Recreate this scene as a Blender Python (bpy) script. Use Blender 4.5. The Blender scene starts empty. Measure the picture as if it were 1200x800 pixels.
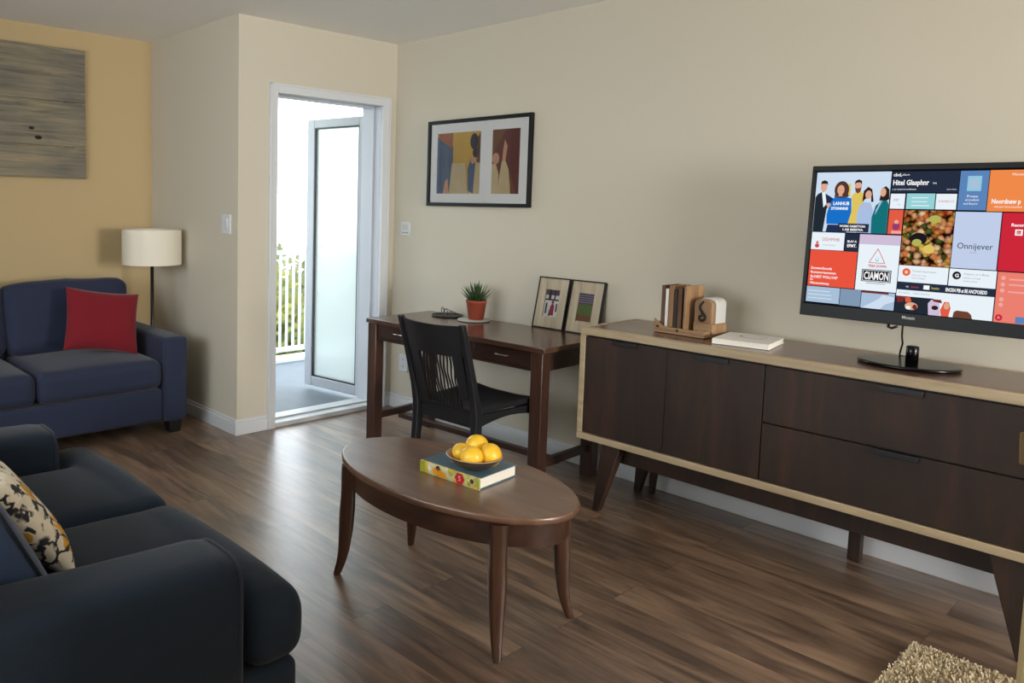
import bpy, bmesh, math, random
from mathutils import Vector, Matrix
random.seed(7)
C = bpy.context.scene.collection
PI = math.pi
def R(d): return math.radians(d)

# ------------------------------------------------------------------ materials
def lin(c):
    r = []
    for v in c[:3]:
        v /= 255.0
        r.append(v/12.92 if v <= .04045 else ((v+.055)/1.055)**2.4)
    return (r[0], r[1], r[2], 1.0)

def newmat(name):
    m = bpy.data.materials.new(name); m.use_nodes = True
    nt = m.node_tree
    return m, nt, nt.nodes['Principled BSDF'], nt.links

def coords(nt, scale=(1, 1, 1), rot=(0, 0, 0), loc=(0, 0, 0)):
    tc = nt.nodes.new('ShaderNodeTexCoord'); mp = nt.nodes.new('ShaderNodeMapping')
    mp.inputs['Scale'].default_value = scale; mp.inputs['Rotation'].default_value = rot; mp.inputs['Location'].default_value = loc
    nt.links.new(tc.outputs['Object'], mp.inputs['Vector'])
    return mp.outputs['Vector']

def noise(nt, vec, scale, detail=4, rough=.5, dist=0):
    n = nt.nodes.new('ShaderNodeTexNoise')
    n.inputs['Scale'].default_value = scale; n.inputs['Detail'].default_value = detail
    n.inputs['Roughness'].default_value = rough; n.inputs['Distortion'].default_value = dist
    nt.links.new(vec, n.inputs['Vector'])
    return n.outputs['Fac']

def ramp(nt, fac, stops):
    r = nt.nodes.new('ShaderNodeValToRGB')
    el = r.color_ramp.elements
    while len(el) > 1: el.remove(el[-1])
    el[0].position = stops[0][0]; el[0].color = lin(stops[0][1])
    for p, c in stops[1:]:
        e = el.new(p); e.color = lin(c)
    nt.links.new(fac, r.inputs['Fac'])
    return r.outputs['Color']

def bump(nt, b, h, strength=.2, dist=.002):
    bn = nt.nodes.new('ShaderNodeBump'); bn.inputs['Strength'].default_value = strength; bn.inputs['Distance'].default_value = dist
    nt.links.new(h, bn.inputs['Height']); nt.links.new(bn.outputs['Normal'], b.inputs['Normal'])

def plain(name, c, rough=.5, metal=0, bmp=0, bscale=200, vary=0, spec=.5, coat=0):
    m, nt, b, L = newmat(name)
    b.inputs['Base Color'].default_value = lin(c); b.inputs['Roughness'].default_value = rough
    b.inputs['Metallic'].default_value = metal; b.inputs['Specular IOR Level'].default_value = spec
    b.inputs['Coat Weight'].default_value = coat
    v = coords(nt)
    if vary:
        c2 = tuple(max(0, x-vary) for x in c)
        L.new(ramp(nt, noise(nt, v, 6, 5), [(.3, c2), (.7, c)]), b.inputs['Base Color'])
    if bmp: bump(nt, b, noise(nt, v, bscale, 2), bmp)
    return m

def fabric(name, c, c2=None, rough=.9, scale=900, sheen=.25):
    m, nt, b, L = newmat(name)
    v = coords(nt)
    n = noise(nt, v, scale, 2, .6)
    c2 = c2 or tuple(min(255, x*1.25+4) for x in c)
    L.new(ramp(nt, n, [(.3, c), (.7, c2)]), b.inputs['Base Color'])
    b.inputs['Roughness'].default_value = rough; b.inputs['Specular IOR Level'].default_value = .25
    b.inputs['Sheen Weight'].default_value = sheen; b.inputs['Sheen Roughness'].default_value = .4
    b2 = noise(nt, coords(nt), 7, 4)
    mx = nt.nodes.new('ShaderNodeMath'); mx.operation = 'MULTIPLY_ADD'
    L.new(b2, mx.inputs[0]); mx.inputs[1].default_value = 4.0; L.new(n, mx.inputs[2])
    bump(nt, b, mx.outputs[0], .35, .002)
    return m

def wood(name, dark, mid, light, axis='X', rough=.4, scale=1.0, coat=0, streak=14, bs=.08):
    m, nt, b, L = newmat(name)
    s = {'X': (1.2, streak, streak), 'Y': (streak, 1.2, streak), 'Z': (streak, streak, 1.2)}[axis]
    v = coords(nt, tuple(q*scale for q in s))
    n = noise(nt, v, 1.6, 8, .62, .6)
    L.new(ramp(nt, n, [(.28, dark), (.5, mid), (.72, light)]), b.inputs['Base Color'])
    b.inputs['Roughness'].default_value = rough; b.inputs['Coat Weight'].default_value = coat; b.inputs['Coat Roughness'].default_value = .25
    bump(nt, b, n, bs, .002)
    return m

def emit(name, c, s=1.0):
    m = bpy.data.materials.new(name); m.use_nodes = True; nt = m.node_tree
    nt.nodes.clear()
    o = nt.nodes.new('ShaderNodeOutputMaterial'); e = nt.nodes.new('ShaderNodeEmission')
    e.inputs['Color'].default_value = lin(c); e.inputs['Strength'].default_value = s
    nt.links.new(e.outputs[0], o.inputs[0])
    return m

M = {}
M['wall'] = plain('wall_paint', (199, 193, 177), .85, bmp=.06, bscale=160, spec=.2)
M['wall_tan'] = plain('tan_wall_paint', (184, 163, 124), .85, bmp=.06, bscale=160, spec=.2)
M['ceiling'] = plain('ceiling_paint', (232, 231, 226), .9, bmp=.05, bscale=120, spec=.2)
M['trim'] = plain('white_trim_paint', (206, 210, 214), .4, bmp=.02, bscale=60)
M['pvc'] = plain('white_door_frame', (186, 190, 198), .35, bmp=.02, bscale=60)
M['black'] = plain('satin_black', (18, 18, 20), .35)
M['gloss_black'] = plain('gloss_black_plastic', (8, 8, 10), .2, spec=.3)
M['matte_black'] = plain('matte_black', (22, 22, 25), .55, bmp=.05, bscale=300)
M['metal'] = plain('brushed_metal', (170, 165, 155), .35, 1)
M['chrome'] = plain('chrome', (210, 210, 210), .15, 1)
M['chair'] = plain('black_chair_finish', (26, 27, 31), .42, bmp=.04, bscale=90, spec=.4)
M['navy'] = fabric('navy_upholstery', (23, 34, 48), (33, 45, 60), sheen=.12)
M['navy2'] = fabric('slate_blue_upholstery', (36, 42, 62), (46, 53, 76), sheen=.15)
M['blue_cushion'] = fabric('blue_cushion_cloth', (42, 58, 88), (58, 78, 112), sheen=.4)
M['piping'] = fabric('navy_piping', (30, 36, 50), (40, 46, 62), scale=1400)
M['red'] = fabric('red_pillow_cloth', (104, 18, 28), (124, 26, 38), scale=700)
M['shade'] = fabric('lampshade_linen', (214, 208, 192), (226, 221, 206), scale=500, sheen=0)
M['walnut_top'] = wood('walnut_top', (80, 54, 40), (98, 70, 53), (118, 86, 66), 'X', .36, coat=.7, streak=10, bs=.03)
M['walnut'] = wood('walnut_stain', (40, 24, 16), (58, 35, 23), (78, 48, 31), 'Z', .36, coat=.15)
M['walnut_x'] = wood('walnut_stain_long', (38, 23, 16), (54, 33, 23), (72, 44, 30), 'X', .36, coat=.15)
M['desk_top'] = wood('desk_top_wood', (66, 44, 36), (82, 56, 46), (96, 68, 56), 'X', .22, coat=.3, streak=8, bs=.02)
M['desk'] = wood('desk_wood', (42, 27, 22), (60, 38, 30), (78, 48, 36), 'Z', .34, coat=.1)
M['desk_x'] = wood('desk_wood_long', (38, 26, 22), (52, 34, 28), (66, 42, 34), 'X', .34, coat=.1)
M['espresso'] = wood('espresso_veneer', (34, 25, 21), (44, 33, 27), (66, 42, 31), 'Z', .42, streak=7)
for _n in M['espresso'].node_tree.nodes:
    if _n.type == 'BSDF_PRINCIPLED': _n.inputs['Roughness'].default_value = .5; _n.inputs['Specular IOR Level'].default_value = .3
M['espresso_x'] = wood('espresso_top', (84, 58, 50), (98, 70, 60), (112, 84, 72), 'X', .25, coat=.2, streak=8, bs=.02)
M['ash'] = wood('pale_ash_edging', (150, 132, 104), (168, 150, 120), (182, 164, 136), 'X', .5, streak=18)
M['ash_z'] = wood('pale_ash_upright', (150, 132, 104), (168, 150, 120), (182, 164, 136), 'Z', .5, streak=18)
M['oak'] = wood('light_oak', (120, 90, 62), (146, 113, 80), (170, 138, 104), 'X', .5, streak=16)
M['oak_z'] = wood('light_oak_upright', (120, 90, 62), (146, 113, 80), (170, 138, 104), 'Z', .5, streak=16)
M['pole_wood'] = wood('pale_pole_wood', (120, 100, 62), (150, 130, 88), (170, 150, 108), 'Z', .6)
M['book_tan'] = plain('tan_cloth_cover', (150, 116, 80), .8, vary=14)
M['book_brown'] = plain('brown_cover', (96, 68, 48), .7, vary=12)
M['book_dark'] = plain('dark_cover', (44, 36, 32), .6, vary=8)
M['paper'] = plain('paper_pages', (228, 224, 212), .8, bmp=.2, bscale=400)
M['white_cover'] = plain('white_card', (222, 220, 216), .5)
M['grey_metal'] = plain('grey_white_enamel', (196, 197, 194), .45)
M['teal_cover'] = plain('teal_book_cover', (84, 110, 126), .35, vary=10)
M['bowl_out'] = plain('dark_glazed_pottery', (74, 66, 54), .3, vary=16)
M['bowl_in'] = plain('pink_rimmed_glaze', (196, 164, 148), .3, vary=14)
M['terracotta'] = plain('terracotta', (146, 66, 44), .75, vary=14, bmp=.05)
M['leaf'] = plain('succulent_leaf', (66, 92, 52), .45, vary=22)
M['soil'] = plain('soil', (50, 38, 28), .95, bmp=.5, bscale=80)
M['marble'] = plain('pale_stone', (166, 163, 154), .35, vary=10)
M['balcony'] = plain('balcony_coating', (100, 111, 120), .6, vary=8)
M['white_rail'] = plain('white_rail_paint', (196, 202, 210), .4)
M['ground'] = plain('distant_grass', (96, 112, 70), .95, vary=25)
M['bark'] = plain('bark', (92, 74, 54), .9, vary=25)
M['mat_board'] = plain('mat_board', (243, 243, 240), .8)
M['rug'] = plain('cream_shag', (206, 190, 160), .95, vary=26)

def lemon_mat():
    m, nt, b, L = newmat('lemon_skin')
    v = coords(nt)
    L.new(ramp(nt, noise(nt, v, 14, 3), [(.3, (224, 166, 24)), (.7, (240, 198, 58))]), b.inputs['Base Color'])
    b.inputs['Roughness'].default_value = .38
    bump(nt, b, noise(nt, v, 420, 2), .12, .001)
    return m
M['lemon'] = lemon_mat()

def foliage(name, c1, c2, c3):
    m, nt, b, L = newmat(name)
    v = coords(nt)
    L.new(ramp(nt, noise(nt, v, 1.3, 5, .7), [(.3, c1), (.5, c2), (.7, c3)]), b.inputs['Base Color'])
    b.inputs['Roughness'].default_value = .7
    tr = nt.nodes.new('ShaderNodeBsdfTranslucent'); tr.inputs['Color'].default_value = lin(c3)
    mx = nt.nodes.new('ShaderNodeMixShader'); mx.inputs[0].default_value = .4
    L.new(b.outputs[0], mx.inputs[1]); L.new(tr.outputs[0], mx.inputs[2])
    L.new(mx.outputs[0], nt.nodes['Material Output'].inputs[0])
    return m
M['tree'] = foliage('tree_leaves', (46, 60, 42), (92, 104, 50), (150, 148, 70))
M['tree2'] = foliage('pale_tree_leaves', (50, 62, 54), (84, 94, 66), (134, 136, 86))

def floor_mat():
    m, nt, b, L = newmat('laminate_planks')
    v = coords(nt, (1, 1, 1))
    br = nt.nodes.new('ShaderNodeTexBrick')
    br.offset = .37; br.squash = 1
    br.inputs['Scale'].default_value = 1; br.inputs['Brick Width'].default_value = 1.25; br.inputs['Row Height'].default_value = .165
    br.inputs['Mortar Size'].default_value = .0012; br.inputs['Mortar Smooth'].default_value = .1
    br.inputs['Color1'].default_value = (0, 0, 0, 1); br.inputs['Color2'].default_value = (1, 1, 1, 1); br.inputs['Mortar'].default_value = (.5, .5, .5, 1)
    L.new(v, br.inputs['Vector'])
    vs = coords(nt, (1.1, 9, 1))
    ad = nt.nodes.new('ShaderNodeVectorMath'); ad.operation = 'MULTIPLY_ADD'
    L.new(br.outputs['Color'], ad.inputs[0]); ad.inputs[1].default_value = (13, 7, 3); L.new(vs, ad.inputs[2])
    n = noise(nt, ad.outputs[0], 1.7, 8, .6, .9)
    grain = ramp(nt, n, [(.3, (70, 56, 49)), (.44, (114, 94, 79)), (.57, (150, 125, 105)), (.72, (178, 153, 130))])
    n2 = noise(nt, coords(nt, (3, 90, 1)), 2, 3)
    tint = nt.nodes.new('ShaderNodeMixRGB'); tint.blend_type = 'MULTIPLY'; tint.inputs[0].default_value = 1
    g2 = ramp(nt, br.outputs['Color'], [(0, (206, 200, 198)), (1, (255, 250, 244))])
    L.new(grain, tint.inputs[1]); L.new(g2, tint.inputs[2])
    t2 = nt.nodes.new('ShaderNodeMixRGB'); t2.blend_type = 'MULTIPLY'; t2.inputs[0].default_value = .5
    L.new(tint.outputs[0], t2.inputs[1]); L.new(ramp(nt, n2, [(.35, (200, 195, 190)), (.65, (255, 255, 255))]), t2.inputs[2])
    mo = nt.nodes.new('ShaderNodeMixRGB'); mo.inputs[2].default_value = lin((40, 30, 26))
    L.new(br.outputs['Fac'], mo.inputs[0]); L.new(t2.outputs[0], mo.inputs[1])
    L.new(mo.outputs[0], b.inputs['Base Color'])
    b.inputs['Roughness'].default_value = .36; b.inputs['Specular IOR Level'].default_value = .9; b.inputs['Coat Weight'].default_value = .45; b.inputs['Coat Roughness'].default_value = .32; b.inputs['Coat IOR'].default_value = 1.6
    bump(nt, b, n2, .06, .001)
    return m
M['floor'] = floor_mat()

def barnwood():
    m, nt, b, L = newmat('weathered_barn_boards')
    v = coords(nt, (9, 1.6, 30))
    n = noise(nt, v, 1.4, 9, .68, .8)
    col = ramp(nt, n, [(.22, (84, 80, 73)), (.42, (122, 118, 108)), (.6, (146, 139, 124)), (.8, (186, 172, 146))])
    big = ramp(nt, noise(nt, coords(nt, (1, 1.2, 3)), 2.2, 3), [(.3, (196, 200, 202)), (.7, (255, 246, 226))])
    mx = nt.nodes.new('ShaderNodeMixRGB'); mx.blend_type = 'MULTIPLY'; mx.inputs[0].default_value = .9
    L.new(col, mx.inputs[1]); L.new(big, mx.inputs[2]); L.new(mx.outputs[0], b.inputs['Base Color'])
    b.inputs['Roughness'].default_value = .9
    bump(nt, b, n, .6, .004)
    return m
M['barn'] = barnwood()
M['knot'] = plain('knot', (34, 26, 20), .9)

def floral(name='floral_pillow_cloth', sc=14.0):
    m, nt, b, L = newmat(name)
    v0 = coords(nt, (1, 1, 1))
    nz = nt.nodes.new('ShaderNodeTexNoise'); nz.inputs['Scale'].default_value = 22; L.new(v0, nz.inputs['Vector'])
    ad = nt.nodes.new('ShaderNodeVectorMath'); ad.operation = 'MULTIPLY_ADD'
    L.new(nz.outputs['Color'], ad.inputs[0]); ad.inputs[1].default_value = (.05, .05, .05); L.new(v0, ad.inputs[2])
    def vor(s, feat='F1'):
        w = nt.nodes.new('ShaderNodeTexVoronoi'); w.inputs['Scale'].default_value = s; w.feature = feat
        L.new(ad.outputs[0], w.inputs['Vector']); return w
    a = vor(sc); c = vor(sc*2.2)
    edge = vor(sc*1.5, 'DISTANCE_TO_EDGE')
    base = ramp(nt, c.outputs['Color'], [(.0, (232, 224, 206)), (.52, (236, 228, 212)), (.56, (206, 196, 176)), (.66, (240, 232, 216))])
    fl = ramp(nt, a.outputs['Distance'], [(.0, (150, 88, 20)), (.2, (214, 150, 32)), (.40, (226, 172, 64)), (.42, (236, 228, 212))])
    mask = ramp(nt, a.outputs['Distance'], [(.0, (255, 255, 255)), (.40, (255, 255, 255)), (.43, (0, 0, 0))])
    m1 = nt.nodes.new('ShaderNodeMixRGB'); L.new(mask, m1.inputs[0]); L.new(base, m1.inputs[1]); L.new(fl, m1.inputs[2])
    dk = ramp(nt, edge.outputs['Distance'], [(.0, (255, 255, 255)), (.07, (255, 255, 255)), (.10, (0, 0, 0))])
    gate = ramp(nt, noise(nt, v0, 26, 2), [(.44, (0, 0, 0)), (.52, (255, 255, 255))])
    mg = nt.nodes.new('ShaderNodeMixRGB'); mg.blend_type = 'MULTIPLY'; mg.inputs[0].default_value = 1
    L.new(dk, mg.inputs[1]); L.new(gate, mg.inputs[2])
    m2 = nt.nodes.new('ShaderNodeMixRGB'); m2.inputs[2].default_value = lin((44, 46, 52))
    L.new(mg.outputs[0], m2.inputs[0]); L.new(m1.outputs[0], m2.inputs[1])
    L.new(m2.outputs[0], b.inputs['Base Color']); b.inputs['Roughness'].default_value = .85
    bump(nt, b, noise(nt, v0, 500, 2), .2, .001)
    return m
M['floral'] = floral()

def spine_mat():
    m, nt, b, L = newmat('floral_book_spine')
    v = coords(nt)
    w = nt.nodes.new('ShaderNodeTexVoronoi'); w.inputs['Scale'].default_value = 34; L.new(v, w.inputs['Vector'])
    L.new(ramp(nt, w.outputs['Color'], [(.0, (206, 200, 160)), (.38, (206, 196, 120)), (.5, (150, 160, 70)), (.62, (226, 168, 52)), (.78, (200, 190, 150)), (.92, (90, 96, 100))]), b.inputs['Base Color'])
    b.inputs['Roughness'].default_value = .4
    return m
M['spine'] = spine_mat()
M['spine_red'] = plain('red_roundel', (188, 30, 34), .4)
M['spine_orange'] = plain('orange_bloom', (226, 150, 30), .4)
M['spine_green'] = plain('green_band', (150, 160, 40), .4)
M['spine_dark'] = plain('dark_bloom', (60, 34, 44), .4)

def food_mat():
    m = bpy.data.materials.new('salad_picture'); m.use_nodes = True; nt = m.node_tree; L = nt.links
    nt.nodes.clear()
    o = nt.nodes.new('ShaderNodeOutputMaterial'); e = nt.nodes.new('ShaderNodeEmission'); L.new(e.outputs[0], o.inputs[0])
    v = coords(nt)
    nz = nt.nodes.new('ShaderNodeTexNoise'); nz.inputs['Scale'].default_value = 40; L.new(v, nz.inputs['Vector'])
    ad = nt.nodes.new('ShaderNodeVectorMath'); ad.operation = 'MULTIPLY_ADD'
    L.new(nz.outputs['Color'], ad.inputs[0]); ad.inputs[1].default_value = (.02, .02, .02); L.new(v, ad.inputs[2])
    w = nt.nodes.new('ShaderNodeTexVoronoi'); w.inputs['Scale'].default_value = 58; L.new(ad.outputs[0], w.inputs['Vector'])
    sep = nt.nodes.new('ShaderNodeSeparateColor'); L.new(w.outputs['Color'], sep.inputs[0])
    col = ramp(nt, sep.outputs[0], [(.0, (60, 70, 40)), (.12, (84, 110, 50)), (.2, (222, 120, 66)), (.42, (236, 210, 170)), (.58, (226, 140, 80)), (.7, (244, 226, 190)), (.82, (180, 60, 50)), (.93, (230, 206, 90))])
    sh = ramp(nt, w.outputs['Distance'], [(.0, (255, 255, 255)), (.5, (200, 180, 160)), (.8, (50, 30, 30))])
    mx = nt.nodes.new('ShaderNodeMixRGB'); mx.blend_type = 'MULTIPLY'; mx.inputs[0].default_value = 1
    L.new(col, mx.inputs[1]); L.new(sh, mx.inputs[2]); L.new(mx.outputs[0], e.inputs['Color'])
    e.inputs['Strength'].default_value = SCR
    return m

def glass_mat(name, gloss=1.0, tint=(255, 255, 255)):
    m = bpy.data.materials.new(name); m.use_nodes = True; nt = m.node_tree; nt.nodes.clear(); L = nt.links
    o = nt.nodes.new('ShaderNodeOutputMaterial'); mx = nt.nodes.new('ShaderNodeMixShader')
    t = nt.nodes.new('ShaderNodeBsdfTransparent'); t.inputs[0].default_value = lin(tint)
    g = nt.nodes.new('ShaderNodeBsdfGlossy'); g.inputs['Roughness'].default_value = .02
    f = nt.nodes.new('ShaderNodeFresnel'); f.inputs['IOR'].default_value = 1.45
    ml = nt.nodes.new('ShaderNodeMath'); ml.operation = 'MULTIPLY'; ml.inputs[1].default_value = gloss
    L.new(f.outputs[0], ml.inputs[0]); L.new(ml.outputs[0], mx.inputs[0]); L.new(t.outputs[0], mx.inputs[1]); L.new(g.outputs[0], mx.inputs[2]); L.new(mx.outputs[0], o.inputs[0])
    return m
M['glass'] = glass_mat('picture_glass', 1.0)

def frosted():
    m = bpy.data.materials.new('frosted_glass'); m.use_nodes = True; nt = m.node_tree; nt.nodes.clear(); L = nt.links
    o = nt.nodes.new('ShaderNodeOutputMaterial')
    rf = nt.nodes.new('ShaderNodeBsdfRefraction'); rf.inputs['Color'].default_value = lin((236, 240, 238)); rf.inputs['Roughness'].default_value = .62; rf.inputs['IOR'].default_value = 1.06
    tl = nt.nodes.new('ShaderNodeBsdfTranslucent'); tl.inputs[0].default_value = lin((226, 232, 230))
    a = nt.nodes.new('ShaderNodeMixShader'); a.inputs[0].default_value = .45; L.new(rf.outputs[0], a.inputs[1]); L.new(tl.outputs[0], a.inputs[2])
    g = nt.nodes.new('ShaderNodeBsdfPrincipled'); g.inputs['Base Color'].default_value = lin((206, 212, 210)); g.inputs['Roughness'].default_value = .25
    mx = nt.nodes.new('ShaderNodeMixShader'); mx.inputs[0].default_value = .2
    L.new(a.outputs[0], mx.inputs[1]); L.new(g.outputs[0], mx.inputs[2]); L.new(mx.outputs[0], o.inputs[0])
    return m
M['frosted'] = frosted()

# ------------------------------------------------------------------ mesh helper
class MB:
    def __init__(s): s.v = []; s.f = []; s.m = []; s.s = []; s.T = Matrix.Identity(4)
    def add(s, vs, fs, m=0, smooth=False):
        b = len(s.v); s.v += [tuple(s.T @ Vector(p)) for p in vs]
        for f in fs: s.f.append(tuple(b+i for i in f)); s.m.append(m); s.s.append(smooth)
        return s
    def box(s, x0, x1, y0, y1, z0, z1, m=0):
        return s.add([(x0, y0, z0), (x1, y0, z0), (x1, y1, z0), (x0, y1, z0), (x0, y0, z1), (x1, y0, z1), (x1, y1, z1), (x0, y1, z1)],
                     [(0, 3, 2, 1), (4, 5, 6, 7), (0, 1, 5, 4), (1, 2, 6, 5), (2, 3, 7, 6), (3, 0, 4, 7)], m)
    def hexa(s, bot, top, m=0):
        return s.add(list(bot)+list(top), [(0, 3, 2, 1), (4, 5, 6, 7), (0, 1, 5, 4), (1, 2, 6, 5), (2, 3, 7, 6), (3, 0, 4, 7)], m)
    def loft(s, rings, m=0, smooth=True, cap=True, closed=True):
        n = len(rings[0]); vs = [p for r in rings for p in r]; fs = []
        for i in range(len(rings)-1):
            for j in range(n if closed else n-1):
                k = (j+1) % n
                fs.append((i*n+j, i*n+k, (i+1)*n+k, (i+1)*n+j))
        s.add(vs, fs, m, smooth)
        if cap and closed:
            b = len(s.v)-len(vs)
            s.f.append(tuple(b+j for j in reversed(range(n)))); s.m.append(m); s.s.append(False)
            s.f.append(tuple(b+(len(rings)-1)*n+j for j in range(n))); s.m.append(m); s.s.append(False)
        return s
    def prism(s, poly, axis, a, b, m=0, smooth=False):
        def P(u, w, t): return {'X': (t, u, w), 'Y': (u, t, w), 'Z': (u, w, t)}[axis]
        return s.loft([[P(u, w, a) for u, w in poly], [P(u, w, b) for u, w in poly]], m, smooth)
    def lathe(s, prof, c=(0, 0, 0), seg=40, m=0, smooth=True, sx=1, sy=1, cap=True):
        rings = [[(c[0]+r*sx*math.cos(2*PI*j/seg), c[1]+r*sy*math.sin(2*PI*j/seg), c[2]+z) for j in range(seg)] for r, z in prof]
        return s.loft(rings, m, smooth, cap)
    def tube(s, pts, r, seg=10, m=0, closed=False):
        pts = [Vector(p) for p in pts]; n = len(pts); rings = []; up = Vector((0, 0, 1)); prev = None
        for i, p in enumerate(pts):
            if closed: t = pts[(i+1) % n]-pts[i-1]
            else: t = pts[min(i+1, n-1)]-pts[max(i-1, 0)]
            t.normalize()
            if prev is None:
                a = t.cross(up)
                if a.length < .1: a = t.cross(Vector((1, 0, 0)))
            else: a = prev-t*prev.dot(t)
            a.normalize(); prev = a; b = t.cross(a)
            rr = r[i] if isinstance(r, (list, tuple)) else r
            rings.append([tuple(p+a*rr*math.cos(2*PI*j/seg)+b*rr*math.sin(2*PI*j/seg)) for j in range(seg)])
        if closed: rings.append(rings[0])
        return s.loft(rings, m, True, not closed)
    def poly(s, pts, m=0): return s.add(pts, [tuple(range(len(pts)))], m)
    def rbox(s, x0, x1, y0, y1, z0, z1, r=.03, n=10, crown=0.0, bulge=0.0, m=0, cp=1.0):
        """soft box: rounded edges, optional crowned top/bottom and bulging sides"""
        hx, hy, hz = (x1-x0)/2, (y1-y0)/2, (z1-z0)/2; c = Vector(((x0+x1)/2, (y0+y1)/2, (z0+z1)/2))
        r = min(r, hx*.98, hy*.98, hz*.98)
        def samp(h):
            e = [-h+r*(1-math.cos(PI/2*k/4)) for k in range(5)]
            mid = [-h+r+(2*h-2*r)*k/n for k in range(1, n)]
            return e+mid+[-x for x in reversed(e)]
        def put(p):
            q = Vector((max(-hx+r, min(hx-r, p.x)), max(-hy+r, min(hy-r, p.y)), max(-hz+r, min(hz-r, p.z))))
            d = p-q
            if d.length > 1e-9: p = q+d.normalized()*r
            u, v, w = p.x/hx, p.y/hy, p.z/hz
            k = max(0, (1-u*u)*(1-v*v))**cp
            p = p+Vector((0, 0, crown*k*w))
            p = p+Vector((bulge*(1-v*v)*(1-w*w)*u, bulge*(1-u*u)*(1-w*w)*v, 0))
            return tuple(p+c)
        X, Y, Z = samp(hx), samp(hy), samp(hz)
        for A, B, f in ((X, Y, lambda a, b: Vector((a, b, hz))), (Y, X, lambda a, b: Vector((b, a, -hz))),
                        (Y, Z, lambda a, b: Vector((hx, a, b))), (Z, Y, lambda a, b: Vector((-hx, b, a))),
                        (Z, X, lambda a, b: Vector((b, hy, a))), (X, Z, lambda a, b: Vector((a, -hy, b)))):
            vs = [put(f(a, b)) for a in A for b in B]; nb = len(B)
            s.add(vs, [(i*nb+j, (i+1)*nb+j, (i+1)*nb+j+1, i*nb+j+1) for i in range(len(A)-1) for j in range(nb-1)], m, True)
        return s
    def pillow(s, w, h, t, n=26, pinch=.07, m=0):
        """knife-edge cushion standing in XZ, thickness along Y, base at z=0"""
        for sg in (1, -1):
            vs = []
            for i in range(n+1):
                for j in range(n+1):
                    u, v = -math.cos(PI*i/n), -math.cos(PI*j/n)
                    x = w/2*u*(1-pinch*(1-v*v)*abs(u)); z = h/2*v*(1-pinch*(1-u*u)*abs(v))+h/2
                    y = sg*t/2*((1-u**4)*(1-v**4))**.55
                    vs.append((x, y, z))
            fs = []
            for i in range(n):
                for j in range(n):
                    q = (i*(n+1)+j, (i+1)*(n+1)+j, (i+1)*(n+1)+j+1, i*(n+1)+j+1)
                    fs.append(q if sg < 0 else tuple(reversed(q)))
            s.add(vs, fs, m, True)
        return s
    def build(s, name, mats, parent=None, loc=None, rot=None, bevel=0, seg=2, weld=False, remesh=0, smooth_it=0, sub=0):
        me = bpy.data.meshes.new(name); me.from_pydata(s.v, [], s.f)
        if not isinstance(mats, (list, tuple)): mats = [mats]
        for mt in mats: me.materials.append(mt)
        for p, mi, sm in zip(me.polygons, s.m, s.s): p.material_index = min(mi, len(mats)-1); p.use_smooth = sm
        if weld:
            bm = bmesh.new(); bm.from_mesh(me); bmesh.ops.remove_doubles(bm, verts=bm.verts, dist=1e-5); bm.to_mesh(me); bm.free()
        me.update()
        o = bpy.data.objects.new(name, me); C.objects.link(o)
        if parent: o.parent = parent
        if loc: o.location = loc
        if rot: o.rotation_euler = rot
        if bevel:
            b = o.modifiers.new('edge', 'BEVEL'); b.width = bevel; b.segments = seg; b.limit_method = 'ANGLE'; b.angle_limit = R(35); b.harden_normals = False
            for p in me.polygons: p.use_smooth = True
            try: me.set_sharp_from_angle(angle=R(30))
            except Exception: pass
        if remesh:
            b = o.modifiers.new('skin', 'REMESH'); b.mode = 'VOXEL'; b.voxel_size = remesh; b.use_smooth_shade = True
            b = o.modifiers.new('soft', 'SMOOTH'); b.factor = .6; b.iterations = smooth_it
        if sub:
            b = o.modifiers.new('sub', 'SUBSURF'); b.levels = sub; b.render_levels = sub
        return o

def thing(name, label, cat, loc=(0, 0, 0), rz=0, group=None, rx=0, ry=0):
    o = bpy.data.objects.new(name, None); C.objects.link(o); o.empty_display_size = .1
    o.location = loc; o.rotation_euler = (rx, ry, rz); o['label'] = label; o['category'] = cat
    if group: o['group'] = group
    return o
def tag(o, label, cat, group=None, kind=None):
    o['label'] = label; o['category'] = cat
    if group: o['group'] = group
    if kind: o['kind'] = kind
    return o
def struct(name, mb, mats, parent=None, label=None, **k):
    o = mb.build(name, mats, parent, **k)
    if not parent:
        o['kind'] = 'structure'
        if label: o['label'] = label
    return o

def text_mesh(mb, body, x, z, y, size, m, align='LEFT', bold=0, sx=1.0, maxw=None):
    """real letters in the XZ plane, facing -Y, laid flat into an existing mesh"""
    cu = bpy.data.curves.new('t', 'FONT'); cu.body = body; cu.size = size; cu.align_x = align; cu.offset = bold; cu.resolution_u = 2
    o = bpy.data.objects.new('t', cu); C.objects.link(o)
    dg = bpy.context.evaluated_depsgraph_get(); me = o.evaluated_get(dg).to_mesh()
    co = [v.co.copy() for v in me.vertices]
    if co and maxw:
        w = max(c.x for c in co)-min(c.x for c in co)
        if w > 0: sx = maxw/w
    mb.add([(x+c.x*sx, y, z+c.y) for c in co], [tuple(p.vertices) for p in me.polygons], m)
    o.evaluated_get(dg).to_mesh_clear(); bpy.data.objects.remove(o); bpy.data.curves.remove(cu)

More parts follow.
